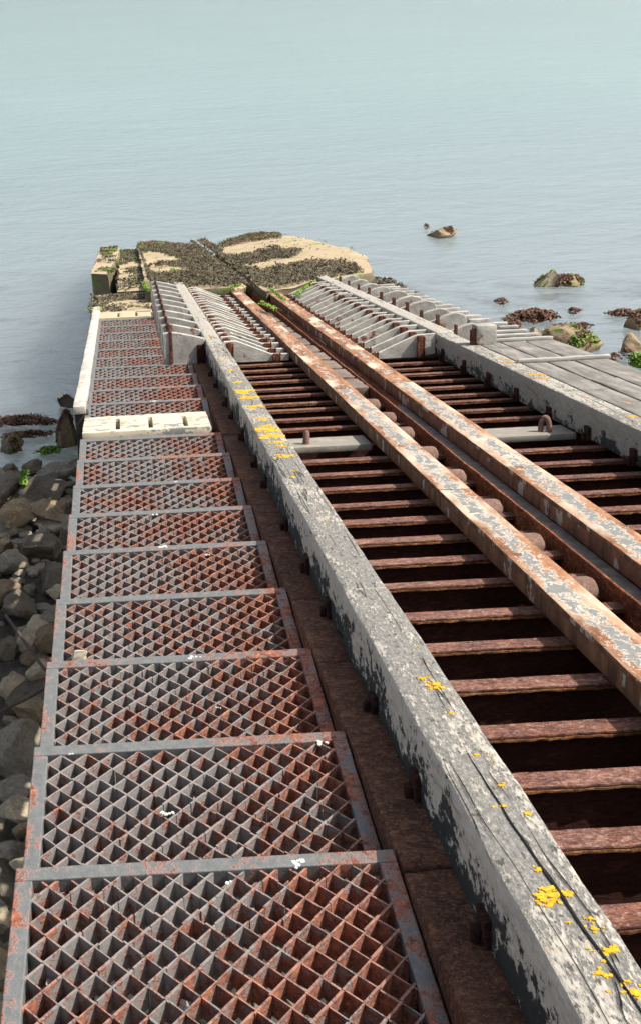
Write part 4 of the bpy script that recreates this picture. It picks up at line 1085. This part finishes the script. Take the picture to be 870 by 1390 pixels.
# blocks left of the left beam
pr = empty('side_block', (0, 0, 0)); bm = bmesh.new()
prism(bm, [(.0, -.10), (.0, .255), (.03, .262), (.10, .262), (.22, .235), (.358, .197), (.358, -.03), (.20, -.045), (.10, -.03)], 0, .062, .006)
mesh_obj('board', bm, MAT_BLOCK, pr, smooth=30)
bm = bmesh.new(); rbox(bm, (.056, -.010, -.06), (.082, -.001, .266), (.015, .02, .03), .003, .004, 24, 1); rbox(bm, (.056, -.008, .2665), (.080, .050, .272), (.015, .02, .02), .003, .004, 24, 3)
rbox(bm, (.055, -.026, -.05), (.075, -.0125, .10), (.015, .02, .03), .003, .004, 24, 5); mesh_obj('strap', bm, MAT_STRAP, pr, smooth=30)
bm = bmesh.new(); rbox(bm, (.285, -.022, -.03), (.352, -.001, .150), (.03, .02, .03), .004, .005, 24, 8); mesh_obj('bracket', bm, MAT_WEB, pr, smooth=30)
for k in range(10):
    o = pr if k == 0 else copy_thing(pr, (0, 0, 0))
    o.location = S(.305 + .004 * k, 9.50 + .565 * k, 0); o.rotation_euler = (-ALPHA + rr.uniform(-.02, .02), 0, rr.uniform(-.02, .02))
    tag(o, ('weathered timber block with a rusty strap left of the left beam, %s from the front' % ordn[k]) if k else 'front timber block with rusty strap overhanging the walkway, its grey face showing', 'block', 'strapped timber blocks beside the walkway')
# blocks right of the right beam
pr = empty('side_block', (0, 0, 0)); bm = bmesh.new()
prism(bm, [(.0, -.02), (.0, .150), (.10, .172), (.16, .200), (.27, .222), (.36, .200), (.38, .160), (.38, -.02)], 0, .070, .006)
mesh_obj('board', bm, MAT_BLOCK, pr, smooth=30)
bm = bmesh.new(); rbox(bm, (.070, -.014, .0), (.106, -.001, .215), (.015, .02, .03), .003, .005, 24, 1); mesh_obj('strap', bm, MAT_STRAP, pr, smooth=30)
for k in range(10):
    o = pr if k == 0 else copy_thing(pr, (0, 0, 0))
    o.location = S(2.662, 9.36 + .56 * k, 0.02); o.rotation_euler = (-ALPHA + rr.uniform(-.03, .03), rr.uniform(-.02, .02), rr.uniform(-.03, .03)); o.scale = (rr.uniform(.78, 1.02), 1, rr.uniform(.92, 1.06))
    tag(o, 'pale strapped timber block right of the right beam, %s beyond the square post' % ordn[k], 'block', 'strapped timber blocks beside the right beam')
# square post
root = empty('timber_post', S(2.70, 8.50, .18)); tag(root, 'short square grey timber post standing on the right beam by the deck battens', 'post')
bm = bmesh.new(); rbox(bm, (-.075, -.07, -.02), (.075, .07, .155), .04, .008, .004, 6, 2); mesh_obj('timber', bm, MAT_BLOCK, root, smooth=30)
bm = bmesh.new(); rbox(bm, (-.105, -.055, -.01), (-.077, -.02, .135), .02, .004, .006, 24, 2); rbox(bm, (-.098, .0, -.01), (-.077, .03, .11), .02, .004, .006, 24, 4); mesh_obj('bracket', bm, MAT_BRACKET, root, smooth=30)

# ================================================================== PLANK DECK on the right
xs_ = [2.662, 2.842, 3.025, 3.255]
nm = ['next to the right beam', 'in the middle', 'along the outer edge']
for i in range(3):
    x0, x1 = xs_[i] + .005, xs_[i + 1] - .009
    o_ = (.0, .31, .15)[i]
    for (a, b, wh) in ((2.0, 5.75 + o_, 'near'), (5.754 + o_, 6.55 + o_, 'middle'), (6.554 + o_, 7.555, 'next'), (7.615, 8.54, 'far')):
        r_, cx, cg = seg_box('deck_board', x0, x1, a, b, .150, .184 + .003 * random.random(), MAT_DECK, 'grey deck board %s, %s' % (nm[i], {'near': 'nearest length by the photo edge', 'middle': 'second length from the photo edge', 'next': 'length ending at the long batten', 'far': 'short length past the long batten'}[wh]), 'board', (.04, .07, .03), .005, .004, 5, (1, .2, .7), 'weathered boards of the right deck', part='wood', seed=i * 5 + cg)
        if wh == 'near': lichens(r_, [(.0, 6.1 - cg + .3 * i, .02, 4), (.03, 5.4 - cg, .02, 4), (-.04, 6.6 - cg, .012, 2), (.05, 5.7 - cg, .014, 4)], -.001, MAT_LICHEN_O, 80 + i)
for j, (g, a, b, wd, lab) in enumerate([(7.585, 2.64, 3.27, .026, 'long pale batten laid across the middle of the plank deck'), (8.56, 2.79, 3.24, .030, 'pale batten at the far end of the deck boards, by the square post'), (8.78, 2.80, 3.21, .034, 'first loose batten beyond the deck boards'), (9.00, 2.82, 3.20, .036, 'second loose batten beyond the deck boards, middle of the row'), (9.25, 3.05, 3.21, .036, 'third loose batten beyond the deck boards, shorter'), (9.48, 3.07, 3.20, .036, 'farthest and shortest of the loose battens'),]):
    seg_box('deck_batten', a, b, g - wd, g + wd * .3, .186, .212, MAT_BATTEN, lab, 'batten', (.04, .03, .03), .004, .003, 8, (.3, 1, 1), 'pale battens across the right deck', part='wood', seed=j)
for j in range(14):
    g = 9.75 + j * .30
    seg_box('deck_joist', 3.06, 3.24 + .01 * (j % 3), g, g + .07, .10, .168, MAT_BLOCK, 'short pale joist end outside the strapped right blocks, %s beyond the battens' % ordn[j], 'joist', (.05, .04, .04), .006, .005, 8, (1, 1, 1), 'joist ends outside the right blocks', part='wood', seed=j)
for j, (xx, lab) in enumerate(((2.70, 'bearer hidden under the inner deck boards'), (3.18, 'bearer under the outer edge of the plank deck'))):
    seg_box('deck_bearer', xx, xx + .07, 2.0, 14.0, -.02, .098, MAT_BEAM_R, lab, 'bearer', (.05, .3, .05), .006, .004, 4, part='timber', seed=j)
for j, g in enumerate([3.0, 4.8, 6.6, 8.3, 10.2, 12.2]):
    top = S(3.215, g, -.02); bm = bmesh.new(); rbox(bm, (-.06, -.06, -1.0 - top.z), (.06, .06, 0), .3, .01, .008, 3, g)
    o = mesh_obj('deck_pile', bm, MAT_BEAM_R, loc=top, smooth=30); tag(o, 'grey timber pile hidden below the outer edge of the plank deck', 'pile', 'timber piles under the plank deck')
